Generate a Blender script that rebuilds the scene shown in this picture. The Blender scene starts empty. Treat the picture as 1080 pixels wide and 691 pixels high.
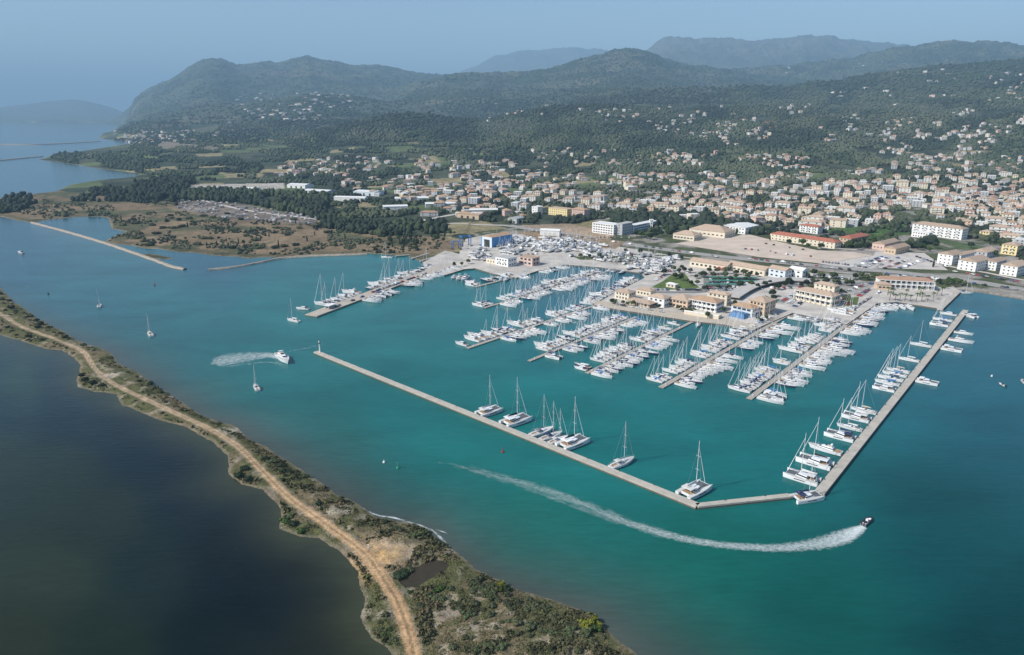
import bpy, math, random
import numpy as np
from mathutils import Vector, Matrix
R = math.radians
random.seed(7)
rng = np.random.default_rng(11)
S = bpy.context.scene
C = S.collection

# ------------------------------------------------------------ camera
H = 155.0                                   # height above the water
PITCH = math.atan(225.5 / 750.0)
SP, CP = math.sin(PITCH), math.cos(PITCH)
cd = bpy.data.cameras.new('camera')
cam = bpy.data.objects.new('camera', cd); C.objects.link(cam)
cam.location = (0, 0, H)
cam.rotation_euler = (math.pi / 2 - PITCH, 0, 0)
cd.lens = 25.0; cd.sensor_width = 36.0
cd.clip_start = 1.0; cd.clip_end = 120000
S.camera = cam

# ------------------------------------------------------------ light, sky, exposure
SUN_EL = R(40)
sx, sy = -0.93, -0.37                       # the sun stands to the left and a little behind the camera
W = bpy.data.worlds.new('World'); S.world = W; W.use_nodes = True
nt = W.node_tree
bg = nt.nodes['Background']
sky = nt.nodes.new('ShaderNodeTexSky'); sky.sky_type = 'NISHITA'; sky.sun_disc = False
sky.sun_elevation = SUN_EL; sky.sun_rotation = math.atan2(sx, sy)
sky.altitude = 150; sky.air_density = 1.0; sky.dust_density = 1.0; sky.ozone_density = 2.2
nt.links.new(sky.outputs[0], bg.inputs[0]); bg.inputs[1].default_value = 0.11
sd_ = bpy.data.lights.new('sun', 'SUN'); sd_.energy = 4.4; sd_.angle = R(0.53); sd_.color = (1, 0.95, 0.87)
sun = bpy.data.objects.new('sun', sd_); C.objects.link(sun)
sdir = Vector((sx * math.cos(SUN_EL), sy * math.cos(SUN_EL), math.sin(SUN_EL))).normalized()
sun.rotation_euler = sdir.to_track_quat('Z', 'Y').to_euler()
sun.location = (0, 0, 600)
S.view_settings.view_transform = 'Standard'; S.view_settings.look = 'None'
S.view_settings.exposure = 0.45; S.view_settings.gamma = 1.0
S.view_settings.use_curve_mapping = False
S.render.engine = 'CYCLES'
S.cycles.use_denoising = True
S.cycles.max_bounces = 5; S.cycles.diffuse_bounces = 2; S.cycles.glossy_bounces = 2
S.cycles.transparent_max_bounces = 6; S.cycles.volume_bounces = 0
HAZE_DENSITY = 8.0e-5
HAZE_COLOR = (0.40, 0.67, 0.93, 1)

# ------------------------------------------------------------ image <-> world (measuring the place on its water plane)
def G(px, py, z=0.0):
    u = (px - 540) / 750.0; v = (py - 345.5) / 750.0
    t = (H - z) / (SP + v * CP)
    return Vector((u * t, t * (CP - v * SP), z))
def Gn(px, py):
    u = (np.asarray(px, float) - 540) / 750.0; v = (np.asarray(py, float) - 345.5) / 750.0
    t = H / (SP + v * CP)
    return u * t, t * (CP - v * SP)
def PX(x, y, z):
    """world -> photo pixel (numpy)"""
    dz = z - H
    zc = y * CP - dz * SP
    v = -(y * SP + dz * CP) / zc
    return 540 + 750 * x / zc, 345.5 + 750 * v
def xy(p, z=0.0):
    g = G(p[0], p[1], z); return (g.x, g.y)

# ------------------------------------------------------------ noise helpers
def _h(i, j, s):
    n = (i * 374761393 + j * 668265263 + s * 1442695040) & 0xffffffff
    n = ((n ^ (n >> 13)) * 1274126177) & 0xffffffff
    return ((n ^ (n >> 16)) & 0xffff) / 65535.0
def vnoise(x, y, s=0):
    xi = np.floor(x).astype(np.int64); yi = np.floor(y).astype(np.int64)
    fx = x - xi; fy = y - yi
    fx = fx * fx * (3 - 2 * fx); fy = fy * fy * (3 - 2 * fy)
    a = _h(xi, yi, s); b = _h(xi + 1, yi, s); c = _h(xi, yi + 1, s); d = _h(xi + 1, yi + 1, s)
    return (a * (1 - fx) + b * fx) * (1 - fy) + (c * (1 - fx) + d * fx) * fy
def fbm(x, y, o=4, s=0):
    r = 0; a = 0.5; t = 0
    for k in range(o):
        r = r + a * vnoise(x, y, s + k * 17); t += a
        x = x * 2.03 + 11.3; y = y * 2.03 + 5.1; a *= 0.5
    return r / t
def inpoly(x, y, poly):
    r = np.zeros(np.shape(x), bool)
    n = len(poly); j = n - 1
    for i in range(n):
        xi, yi = poly[i]; xj, yj = poly[j]
        if yi != yj:
            c = ((yi > y) != (yj > y)) & (x < (xj - xi) * (y - yi) / (yj - yi) + xi)
            r ^= c
        j = i
    return r
def segdist(x, y, pts, closed=True):
    d = np.full(np.shape(x), 1e18)
    n = len(pts)
    for i in range(n if closed else n - 1):
        ax, ay = pts[i]; bx, by = pts[(i + 1) % n]
        dx, dy = bx - ax, by - ay
        L = dx * dx + dy * dy + 1e-9
        t = np.clip(((x - ax) * dx + (y - ay) * dy) / L, 0, 1)
        d = np.minimum(d, (x - ax - t * dx) ** 2 + (y - ay - t * dy) ** 2)
    return np.sqrt(d)
def sdist(x, y, poly):
    d = segdist(x, y, poly)
    return np.where(inpoly(x, y, poly), d, -d)
def sstep(a, b, x):
    t = np.clip((x - a) / (b - a), 0, 1); return t * t * (3 - 2 * t)

# ------------------------------------------------------------ materials
MATS = {}
def mat(name, rgb, rough=0.7, noise=0.0, scale=1.0, spec=0.3, metal=0.0, bump=0.0, rand=0.0, coat=0.0):
    if name in MATS: return MATS[name]
    m = bpy.data.materials.new(name); m.use_nodes = True
    n = m.node_tree; b = n.nodes['Principled BSDF']
    b.inputs['Base Color'].default_value = (*rgb, 1); b.inputs['Roughness'].default_value = rough
    b.inputs['Specular IOR Level'].default_value = spec; b.inputs['Metallic'].default_value = metal
    b.inputs['Coat Weight'].default_value = coat
    src = None
    if noise > 0 or bump > 0:
        tc = n.nodes.new('ShaderNodeNewGeometry')
        nz = n.nodes.new('ShaderNodeTexNoise'); nz.inputs['Scale'].default_value = scale
        nz.inputs['Detail'].default_value = 5; nz.inputs['Roughness'].default_value = 0.65
        n.links.new(tc.outputs['Position'], nz.inputs['Vector'])
        if noise > 0:
            mr = n.nodes.new('ShaderNodeMapRange')
            mr.inputs['From Min'].default_value = 0.3; mr.inputs['From Max'].default_value = 0.7
            mr.inputs['To Min'].default_value = 1 - noise; mr.inputs['To Max'].default_value = 1 + noise
            n.links.new(nz.outputs['Fac'], mr.inputs['Value'])
            src = mr.outputs[0]
        if bump > 0:
            bp = n.nodes.new('ShaderNodeBump'); bp.inputs['Distance'].default_value = bump
            n.links.new(nz.outputs['Fac'], bp.inputs['Height']); n.links.new(bp.outputs[0], b.inputs['Normal'])
    if rand > 0:
        oi = n.nodes.new('ShaderNodeObjectInfo')
        mr = n.nodes.new('ShaderNodeMapRange')
        mr.inputs['To Min'].default_value = 1 - rand; mr.inputs['To Max'].default_value = 1 + rand
        n.links.new(oi.outputs['Random'], mr.inputs['Value'])
        if src is not None:
            mu = n.nodes.new('ShaderNodeMath'); mu.operation = 'MULTIPLY'
            n.links.new(src, mu.inputs[0]); n.links.new(mr.outputs[0], mu.inputs[1]); src = mu.outputs[0]
        else: src = mr.outputs[0]
    if src is not None:
        vm = n.nodes.new('ShaderNodeVectorMath'); vm.operation = 'SCALE'
        vm.inputs[0].default_value = rgb
        n.links.new(src, vm.inputs['Scale']); n.links.new(vm.outputs[0], b.inputs['Base Color'])
    MATS[name] = m
    return m

def attr_mat(name, attr, scales, rough=0.95, spec=0.1, amp=0.35, bump=None):
    """base colour from a land-cover attribute, broken up by noise of several sizes"""
    m = bpy.data.materials.new(name); m.use_nodes = True
    n = m.node_tree; b = n.nodes['Principled BSDF']
    b.inputs['Roughness'].default_value = rough; b.inputs['Specular IOR Level'].default_value = spec
    at = n.nodes.new('ShaderNodeAttribute'); at.attribute_name = attr
    g = n.nodes.new('ShaderNodeNewGeometry')
    prev = None; last = None
    for sc in scales:
        nz = n.nodes.new('ShaderNodeTexNoise'); nz.inputs['Scale'].default_value = sc
        nz.inputs['Detail'].default_value = 4; nz.inputs['Roughness'].default_value = 0.7
        n.links.new(g.outputs['Position'], nz.inputs['Vector'])
        mr = n.nodes.new('ShaderNodeMapRange')
        mr.inputs['From Min'].default_value = 0.28; mr.inputs['From Max'].default_value = 0.72
        mr.inputs['To Min'].default_value = 1 - amp; mr.inputs['To Max'].default_value = 1 + amp
        n.links.new(nz.outputs['Fac'], mr.inputs['Value'])
        last = nz
        if prev is None: prev = mr.outputs[0]
        else:
            mu = n.nodes.new('ShaderNodeMath'); mu.operation = 'MULTIPLY'
            n.links.new(prev, mu.inputs[0]); n.links.new(mr.outputs[0], mu.inputs[1]); prev = mu.outputs[0]
    vm = n.nodes.new('ShaderNodeVectorMath'); vm.operation = 'SCALE'
    n.links.new(at.outputs['Color'], vm.inputs[0]); n.links.new(prev, vm.inputs['Scale'])
    n.links.new(vm.outputs[0], b.inputs['Base Color'])
    if bump:
        bp = n.nodes.new('ShaderNodeBump'); bp.inputs['Distance'].default_value = bump; bp.inputs['Strength'].default_value = 0.8
        n.links.new(last.outputs['Fac'], bp.inputs['Height']); n.links.new(bp.outputs[0], b.inputs['Normal'])
        if len(scales) > 2:
            nz = n.nodes.new('ShaderNodeTexNoise'); nz.inputs['Scale'].default_value = scales[0] * 1.6; nz.inputs['Detail'].default_value = 6; nz.inputs['Roughness'].default_value = .7
            n.links.new(g.outputs['Position'], nz.inputs['Vector'])
            b2 = n.nodes.new('ShaderNodeBump'); b2.inputs['Distance'].default_value = bump * 9; b2.inputs['Strength'].default_value = 0.7
            mz = n.nodes.new('ShaderNodeSeparateXYZ'); n.links.new(g.outputs['Position'], mz.inputs[0])
            ms = n.nodes.new('ShaderNodeMapRange'); ms.inputs['From Min'].default_value = 15; ms.inputs['From Max'].default_value = 60; n.links.new(mz.outputs[2], ms.inputs['Value'])
            mh_ = n.nodes.new('ShaderNodeMath'); mh_.operation = 'MULTIPLY'; n.links.new(nz.outputs['Fac'], mh_.inputs[0]); n.links.new(ms.outputs[0], mh_.inputs[1])
            n.links.new(mh_.outputs[0], b2.inputs['Height']); n.links.new(b2.outputs[0], bp.inputs['Normal'])
    return m

# ------------------------------------------------------------ mesh and object helpers
def tag(o, label=None, cat=None, group=None, kind=None):
    if label: o['label'] = label
    if cat: o['category'] = cat
    if group: o['group'] = group
    if kind: o['kind'] = kind
    return o
class MB:
    def __init__(s): s.v = []; s.f = []; s.m = []
    def add(s, vs, fs, mi=0):
        k = len(s.v); s.v += [tuple(p) for p in vs]
        for f in fs: s.f.append([k + i for i in f]); s.m.append(mi)
        return s
    def box(s, x0, x1, y0, y1, z0, z1, mi=0):
        return s.add([(x0,y0,z0),(x1,y0,z0),(x1,y1,z0),(x0,y1,z0),(x0,y0,z1),(x1,y0,z1),(x1,y1,z1),(x0,y1,z1)],
              [(0,3,2,1),(4,5,6,7),(0,1,5,4),(1,2,6,5),(2,3,7,6),(3,0,4,7)], mi)
    def frus(s, a, b, mi=0):
        """a, b = (x0,x1,halfwidth at x0, halfwidth at x1, z)"""
        q = []
        for (x0, x1, w0, w1, z) in (a, b): q += [(x0,-w0,z),(x1,-w1,z),(x1,w1,z),(x0,w0,z)]
        return s.add(q, [(0,3,2,1),(4,5,6,7),(0,1,5,4),(1,2,6,5),(2,3,7,6),(3,0,4,7)], mi)
    def tube(s, p0, p1, r0, r1=None, n=5, mi=0, cap=True):
        if r1 is None: r1 = r0
        p0 = Vector(p0); p1 = Vector(p1); d = (p1 - p0).normalized()
        a = d.orthogonal().normalized(); b = d.cross(a)
        vs = [p + (a * math.cos(2*math.pi*k/n) + b * math.sin(2*math.pi*k/n)) * r for p, r in ((p0, r0), (p1, r1)) for k in range(n)]
        fs = [(k, (k+1) % n, n + (k+1) % n, n + k) for k in range(n)]
        if cap: fs += [tuple(range(n))[::-1], tuple(range(n, 2*n))]
        return s.add(vs, fs, mi)
    def prism(s, poly, z0, z1, mi=0, side=None):
        a = sum(poly[i][0]*poly[(i+1) % len(poly)][1] - poly[(i+1) % len(poly)][0]*poly[i][1] for i in range(len(poly)))
        if a < 0: poly = poly[::-1]
        n = len(poly)
        s.add([(p[0], p[1], z1) for p in poly], [tuple(range(n))], mi)
        s.add([(p[0], p[1], z0) for p in poly] + [(p[0], p[1], z1) for p in poly],
              [(k, (k+1) % n, n + (k+1) % n, n + k) for k in range(n)], mi if side is None else side)
        return s
    def rings(s, rs, mi=0, close=True, cap=True):
        k = len(rs[0]); vs = [p for r in rs for p in r]; fs = []
        for i in range(len(rs) - 1):
            for j in range(k if close else k - 1):
                fs.append((i*k + j, i*k + (j+1) % k, (i+1)*k + (j+1) % k, (i+1)*k + j))
        if cap: fs += [tuple(range(k))[::-1], tuple((len(rs)-1)*k + j for j in range(k))]
        return s.add(vs, fs, mi)
    def xf(s, M):
        s.v = [tuple(M @ Vector(p)) for p in s.v]; return s
    def mesh(s, name, mats, smooth=False):
        me = bpy.data.meshes.new(name); me.from_pydata(s.v, [], s.f)
        for m in (mats if isinstance(mats, (list, tuple)) else [mats]): me.materials.append(m)
        me.polygons.foreach_set('material_index', s.m)
        if smooth: me.polygons.foreach_set('use_smooth', [True] * len(s.f))
        me.update(); return me
    def build(s, name, mats, parent=None, smooth=False, loc=None, rz=0):
        o = bpy.data.objects.new(name, s.mesh(name, mats, smooth)); C.objects.link(o)
        if parent: o.parent = parent
        if loc is not None: o.location = loc
        if rz: o.rotation_euler.z = rz
        return o
def empty(name, loc=(0, 0, 0), rz=0, label=None, cat=None, group=None):
    o = bpy.data.objects.new(name, None); C.objects.link(o)
    o.location = loc; o.rotation_euler = (0, 0, rz); o.empty_display_size = 0.5
    return tag(o, label, cat, group)
KIDS = {}
def dup(root, loc, rz, label=None, group=None, scale=None):
    """a copy of a thing with copies of its parts and sub-parts"""
    if root.name not in KIDS: KIDS[root.name] = [(c, list(c.children)) for c in root.children]
    r = root.copy(); C.objects.link(r); r.location = loc; r.rotation_euler = (0, 0, rz)
    if scale: r.scale = scale
    if label: r['label'] = label
    if group: r['group'] = group
    for c, gs in KIDS[root.name]:
        k = c.copy(); C.objects.link(k); k.parent = r
        for g in gs:
            q = g.copy(); C.objects.link(q); q.parent = k
    return r
def np_mesh(name, V, F, mats, smooth=False, col=None, attr='cover', mi=None):
    """F: (n,3) or (n,4) index array"""
    me = bpy.data.meshes.new(name)
    V = np.asarray(V, np.float32); F = np.asarray(F, np.int32); k = F.shape[1]
    me.vertices.add(len(V)); me.vertices.foreach_set('co', V.ravel())
    me.loops.add(F.size); me.loops.foreach_set('vertex_index', F.ravel())
    me.polygons.add(len(F)); me.polygons.foreach_set('loop_start', np.arange(0, F.size, k, dtype=np.int32))
    me.polygons.foreach_set('loop_total', np.full(len(F), k, np.int32))
    for m in (mats if isinstance(mats, (list, tuple)) else [mats]): me.materials.append(m)
    if smooth: me.polygons.foreach_set('use_smooth', np.ones(len(F), bool))
    if mi is not None: me.polygons.foreach_set('material_index', np.asarray(mi, np.int32))
    if col is not None:
        a = me.attributes.new(attr, 'FLOAT_COLOR', 'POINT')
        c4 = np.ones((len(V), 4), np.float32); c4[:, :3] = col
        a.data.foreach_set('color', c4.ravel())
    me.update(calc_edges=True)
    o = bpy.data.objects.new(name, me); C.objects.link(o); return o
def grid_faces(nr, nc):
    i = np.arange(nr * nc).reshape(nr, nc)
    return np.stack([i[:-1, :-1], i[:-1, 1:], i[1:, 1:], i[1:, :-1]], -1).reshape(-1, 4)
ONES = ['', 'first', 'second', 'third', 'fourth', 'fifth', 'sixth', 'seventh', 'eighth', 'ninth', 'tenth', 'eleventh', 'twelfth',
        'thirteenth', 'fourteenth', 'fifteenth', 'sixteenth', 'seventeenth', 'eighteenth', 'nineteenth']
TENS = {2: 'twenty', 3: 'thirty', 4: 'forty', 5: 'fifty', 6: 'sixty', 7: 'seventy', 8: 'eighty', 9: 'ninety'}
TENTH = {2: 'twentieth', 3: 'thirtieth', 4: 'fortieth', 5: 'fiftieth', 6: 'sixtieth', 7: 'seventieth', 8: 'eightieth', 9: 'ninetieth'}
def ordn(n):
    if n >= 100: return 'hundred-and-' + ordn(n - 100) if n > 100 else 'hundredth'
    if n < 20: return ONES[n]
    if n % 10 == 0: return TENTH[n // 10]
    return TENS[n // 10] + '-' + ONES[n % 10]

# ------------------------------------------------------------ coastlines (photo pixels -> water plane)
LAND_PX = [(1420,345),(1250,328),(1080,316.5),(1053,312),(1033,309),(1011,306.5),(995,326),(962,321),(947,318.5),(925,320),(893,342),(880,339),
 (836,330),(792,349),(766,342.5),(729,338.5),(640,324.5),(626,321.5),(658,304),(680,293),(676,288),(633,282),(596,279),(566,286),(545,293),
 (521,289),(501,283),(489,284),(470,290),(450,292),(446,277),(430,270.5),(408,269),(387,267.3),(350,268.6),(320,269.6),(296,271.3),(275,271.5),
 (262,273),(249,271),(228,270),(207,267),(186,266),(166,262.5),(150,262),(139,259),(122,258),(110,255),(120,249),(133,244.5),(125,243),(118,241.5),(116,236),(114,230),
 (104,228.5),(80,229),(59,231),(46,233),(36,235),(20,233),(0,228.5),(-60,223),(-80,214),(0,209),(15,207),(40,204),(59,202),(74,195),(100,190.5),(141,187),
 (148,183),(111,179),(74,173),(41,168.5),(60,163),(89,159),(120,154),(141,151),(104,146),(108,141),(122,137),(126,131.5),(100,129.5),(82,128)]
LAND = [xy(p) for p in LAND_PX] + [(26000, 15200), (26000, 560)]
ISLET = [xy(p) for p in [(146,268),(160,267.5),(178,271),(186,273),(170,274),(155,272.5)]]
TRACK_PX = [(-60,306),(-25,320),(0,332),(23,346),(58,359),(87,372),(100,390),(116,404),(150.6,421.6),(185,437.5),(220,453.5),(250,472),(272.6,494.5),(305,527),(345,556),(381.6,583.5),(403,611),(421.6,643),(436,691),(444,760)]
SHORE_E = [(-90,262),(-40,285),(0,304),(17,320),(38,335),(52,342),(70,352),(87,362),(103,366),(116,372),(125,384),(145,393),(162,407),(185,419),(214,439),(249,451),(261,461),(290,479),(320,498),(342,512),(363,525),(396,545),(418,549),(447,556),(469,574),(500,600),(519,609),(546,621),(587,635.5),(626,647),(647,671),(670,691),(720,740),(760,800)]
SHORE_W = [(360,830),(400,740),(418,691),(392.5,672.5),(381.6,651),(385,629),(378,603.5),(360,582),(338,567),(316,567),(298,556),(294.5,534),(283.5,516),(254.5,511),(243.6,502),(240,482),(226,466),(197,451),(159,439),(130,427),(124.5,416),(101,413),(84,408.6),(81,400),(87,384),(67,369.5),(48,368),(29,361),(0,353.5),(-50,338),(-120,310)]
SPIT = [xy(p) for p in SHORE_E + SHORE_W]
POND = [xy(p) for p in [(417,614),(421,608),(430,603.5),(441,599),(452,595),(461.5,592),(467,594.5),(470,597),(468,601),(458,605),(450,609),(442,615),(432,618),(422,619)]]

# ------------------------------------------------------------ the terrain height field (fan-shaped grid, evenly fine as seen from above the lagoon)
NU, NY = 1000, 700
UU = np.linspace(-1.15, 1.15, NU); LY = np.linspace(math.log(440), math.log(30000), NY)
YY = np.exp(LY)
TX = UU[None, :] * YY[:, None]; TY = np.repeat(YY[:, None], NU, 1)
def ridge(D, wf, wb, pts, spur=0.35, sc=900, s=3):
    spur = spur * 1.0
    us, hs = [], []
    for px, py in pts:
        v = (py - 345.5) / 750; zc = D / (CP - v * SP)
        us.append(((px - 540) / 750) / (CP - v * SP)); hs.append(max(0.0, H - zc * (SP + v * CP)))
    hr = np.interp(UU, us, hs, left=0, right=0)[None, :]
    wob = fbm(TX / sc, TY / sc, 3, s) - 0.5
    t = (TY - D * (1 + 0.02 * np.sin(UU * 9 + s))[None, :])
    wfv = wf * (1 + spur * 2 * wob)
    c = np.where(t < 0, np.exp(-np.abs(t / wfv) ** 1.5), np.exp(-(t / wb) ** 2))
    return hr * c * (1 + 0.10 * (fbm(TX / (sc * 0.25), TY / (sc * 0.25), 3, s + 9) - 0.5) * np.minimum(1, np.abs(t) / (wf * .15)))
RIDGES = [
 (10500, 3000, 3000, [(112,126),(122,120),(150,99),(180,84),(213,65.5),(222,62),(232,63),(250,68),(270,67),(290,66),(310,62),(325,58.5),(345,62),(370,67),(400,68.5),(440,77),(470,79),(500,77),(540,84),(600,98),(660,122)], .35, 1500, 3),
 (8200, 2500, 2500, [(380,122),(430,90),(470,81),(500,78),(530,79),(560,77),(590,70),(620,62),(640,57.5),(655,54.5),(668,53),(682,55),(700,62),(715,66),(745,72),(780,80),(830,95),(900,122)], .35, 1200, 5),
 (21500, 4000, 3000, [(440,110),(470,82),(490,74),(520,60),(545,52),(570,51),(600,48),(625,50),(650,53),(680,58),(710,72),(760,110)], .2, 2500, 7),
 (15000, 3500, 3000, [(640,115),(668,66),(684,51),(694,43),(704,40.5),(730,42),(760,41),(790,43.5),(820,43),(838,40),(850,37.5),(870,38),(885,41),(900,43),(940,46),(980,48),(1060,55),(1160,66)], .25, 2000, 8),
 (9300, 2900, 3000, [(660,115),(700,84),(760,76),(820,70),(880,64),(920,58),(950,52.5),(985,50),(1010,47),(1040,47),(1080,50.5),(1150,50),(1260,62),(1400,70)], .4, 1000, 12),
 (5900, 1300, 1600, [(120,132),(150,130),(180,124),(210,117),(250,112),(290,106),(320,101),(350,100),(380,104),(410,110),(450,114),(520,108),(600,100),(640,98),(700,104),(760,108)], .4, 700, 15),
 (5000, 1500, 1500, [(560,122),(640,100),(700,94),(760,92),(830,92),(900,84),(960,76),(1030,69),(1090,66),(1200,66),(1400,80)], .5, 700, 19),
 (3500, 700, 900, [(240,160),(290,150),(340,139),(380,130),(420,122),(450,122),(480,128),(510,130),(540,122),(570,116),(600,112),(640,112),(680,115),(710,119),(740,116),(800,116),(860,118),(920,118),(960,112),(1000,104),(1040,96),(1080,90),(1200,84),(1400,80)], .5, 400, 21),
 (2650, 330, 420, [(470,170),(500,158),(530,150),(560,144),(590,140),(620,141),(650,144),(690,143),(730,146),(770,151),(820,164),(870,172)], .5, 260, 25),
 (2500, 420, 800, [(930,185),(960,172),(1000,152),(1040,132),(1080,118),(1160,96),(1300,84),(1400,80)], .4, 300, 27),
 (17500, 1800, 1800, [(-160,116),(-60,113),(-20,111),(0,113.5),(30,109.5),(55,106),(75,105),(90,106),(105,109.5),(122,115),(138,121.5)], .1, 3000, 31),
]
acc = 0
for D, wf, wb, pts, sp, sc, s in RIDGES:
    acc = acc + np.maximum(ridge(D, wf, wb, pts, sp, sc, s), 0) ** 6
RID = acc ** (1 / 6.0)
rel = np.abs(fbm(TX / 620, TY / 620, 5, 71) - .5) * 2; rel2 = np.abs(fbm(TX / 210, TY / 210, 4, 73) - .5) * 2
RID = RID * (1 - (.10 * (.30 - rel) + .05 * (.30 - rel2)) * sstep(40, 160, RID) * np.where(TY > 14000, .6, 1)) * sstep(1200, 2150, TY)
near = TY < 17000
SD = np.full(TX.shape, -500.0)
SD[near] = sdist(TX[near], TY[near], LAND)
SDI = np.full(TX.shape, -500.0)
q = (TY < 1200) & (TX < 0)
SDI[q] = sdist(TX[q], TY[q], ISLET)
land = np.maximum(SD, SDI)
base = 0.85 + 0.10 * np.minimum(1, np.maximum(0, TY - 1150) / 800) * 120 * np.clip((TY - 1150) / 1900, 0, 1)
wig = 1.5 * (fbm(TX / 14, TY / 14, 3, 2) - 0.5) * np.minimum(1, TY / 600)
h0 = np.where(land > 0, np.minimum(base, 0.05 + (land + wig) * 0.11), np.maximum(-1.9, (land + wig) * 0.25))
far = TY > 14000
HT = np.where(far, np.where(RID > 4, RID, np.where(TX > -6000 + 0 * TX, np.where(TX > TY * -.42, np.maximum(RID, 5.0), -1.9), -1.9)),
              np.where(land > 0, h0 + RID * sstep(0, 260, land), h0))
HT = HT + np.where((land > 30) & (TY > 1500), 0.012 * np.maximum(0, RID - 20) * (fbm(TX / 60, TY / 60, 3, 77) - 0.5) * 3, 0)
HT = HT + np.where((land > 25) & (TX < -60) & (TY < 1150), 1.6 * np.clip((land - 25) / 60, 0, 1) * fbm(TX / 60, TY / 60, 3, 4), 0)  # the heath is a little uneven
def hgt(x, y):
    x = np.asarray(x, float); y = np.asarray(y, float)
    fu = np.clip((x / y - UU[0]) / (UU[1] - UU[0]), 0, NU - 1.001); fy = np.clip((np.log(y) - LY[0]) / (LY[1] - LY[0]), 0, NY - 1.001)
    i = fy.astype(int); j = fu.astype(int); a = fu - j; b = fy - i
    return (HT[i, j] * (1-a) + HT[i, j+1] * a) * (1-b) + (HT[i+1, j] * (1-a) + HT[i+1, j+1] * a) * b
def GT(px, py):
    """photo pixels -> points on the terrain (first hit of each sight line)"""
    px = np.atleast_1d(np.asarray(px, float)); py = np.atleast_1d(np.asarray(py, float))
    v = (py - 345.5) / 750; k = CP - v * SP
    u = ((px - 540) / 750) / k; slope = (SP + v * CP) / k            # drop per metre forward
    out = np.full((len(px), 3), np.nan)
    for c0 in range(0, len(px), 4000):
        sl = slice(c0, c0 + 4000)
        uu = u[sl]; fu = np.clip((uu - UU[0]) / (UU[1] - UU[0]), 0, NU - 1.001); j = fu.astype(int); a = fu - j
        col = HT[:, j] * (1 - a) + HT[:, j + 1] * a                  # NY x n
        ray = H - slope[sl][None, :] * YY[:, None]
        hit = ray <= np.maximum(col, 0.0)
        i = hit.argmax(0); ok = hit.any(0) & (i > 0)
        ii = np.clip(i, 1, NY - 1); n = np.arange(len(uu))
        d0 = ray[ii-1, n] - np.maximum(col[ii-1, n], 0); d1 = ray[ii, n] - np.maximum(col[ii, n], 0)
        f = d0 / np.maximum(1e-9, d0 - d1)
        y = YY[ii-1] * (1 - f) + YY[ii] * f
        r = np.stack([uu * y, y, hgt(uu * y, y)], 1); r[~ok] = np.nan
        out[sl] = r
    return out

# ---- land cover
PPX, PPY = PX(TX, TY, HT)
def bx(c): return np.array(c, float)
n1 = fbm(TX / 350, TY / 350, 4, 41); n2 = fbm(TX / 60, TY / 60, 3, 43); n3 = fbm(TX / 1100, TY / 1100, 4, 47)
gx = TX / 95 + TY / 240; gy = TY / 120 - TX / 300
ci = np.floor(gx + 0.35 * (n2 - .5)).astype(np.int64); cj = np.floor(gy + 0.35 * (n2 - .5)).astype(np.int64)
r1 = _h(ci, cj, 5)
FOREST = bx((0.038, 0.050, 0.032)); OLIVE = bx((0.072, 0.082, 0.052)); FIELD = bx((0.115, 0.145, 0.065)); DRY = bx((0.27, 0.23, 0.13)); PALE = bx((0.34, 0.31, 0.27))
COV = np.empty(TX.shape + (3,)); COV[:] = OLIVE
COV[r1 > 0.35] = FOREST * 1.3
COV[r1 > 0.55] = FIELD
COV[r1 > 0.74] = FOREST
COV[r1 > 0.90] = DRY
hill = sstep(25, 70, RID)[..., None]
forest_mix = FOREST[None, None] * (0.75 + 0.9 * n2[..., None]) + (OLIVE - FOREST) * sstep(0.5, 0.66, n1)[..., None] * 0.9
rock = sstep(0.60, 0.70, fbm(TX / 500, TY / 300, 5, 59))[..., None] * 0.30
forest_mix = forest_mix * (1 - rock) + bx((0.22, 0.19, 0.14)) * rock
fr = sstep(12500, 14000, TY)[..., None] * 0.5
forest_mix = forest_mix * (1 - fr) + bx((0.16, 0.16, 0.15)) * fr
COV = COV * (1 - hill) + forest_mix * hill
HEATH_PX = [(-120,190),(40,200),(120,206),(190,211),(300,226),(360,238),(420,246),(476,252),(488,258),(470,268),(445,280),(380,276),(270,278),(100,264),(-120,240)]
m = inpoly(PPX, PPY, HEATH_PX) & (TY < 1600)
hn = fbm(TX / 45, TY / 45, 4, 61)[..., None]
heath = bx((0.215, 0.16, 0.10)) * (0.75 + 0.5 * n2[..., None]) * (1 - sstep(.48, .60, hn)) + bx((0.10, 0.10, 0.055)) * sstep(.48, .60, hn)
COV[m] = heath[m]
reed = (land > -2) & (land < 16) & (TY < 1500) & (TX < -60)
COV[reed] = (COV[reed] * 0.4 + bx((0.085, 0.085, 0.045)) * 0.6)
CAMP_PX = [(185,212),(215,212),(260,216),(335,231),(330,237),(240,231),(188,221)]
m = inpoly(PPX, PPY, CAMP_PX) & (TY < 1700); COV[m] = bx((0.20, 0.165, 0.135)) * (0.7 + 0.6 * n2[m][:, None])
URBAN = [[(925,206),(1120,186),(1120,300),(1000,300),(930,262)],[(760,196),(930,188),(960,245),(880,262),(780,238)],[(560,206),(760,190),(780,236),(620,235)],
         [(640,230),(860,232),(1100,255),(1100,320),(830,300),(640,300),(520,300),(500,245)]]
for P_ in URBAN:
    m = inpoly(PPX, PPY, P_) & (TY < 2600)
    un = fbm(TX / 30, TY / 30, 3, 67)[..., None]
    ub = bx((0.30, 0.275, 0.24)) * sstep(.45, .58, un) + bx((0.085, 0.10, 0.05)) * (1 - sstep(.45, .58, un))
    COV[m] = ub[m]
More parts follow.
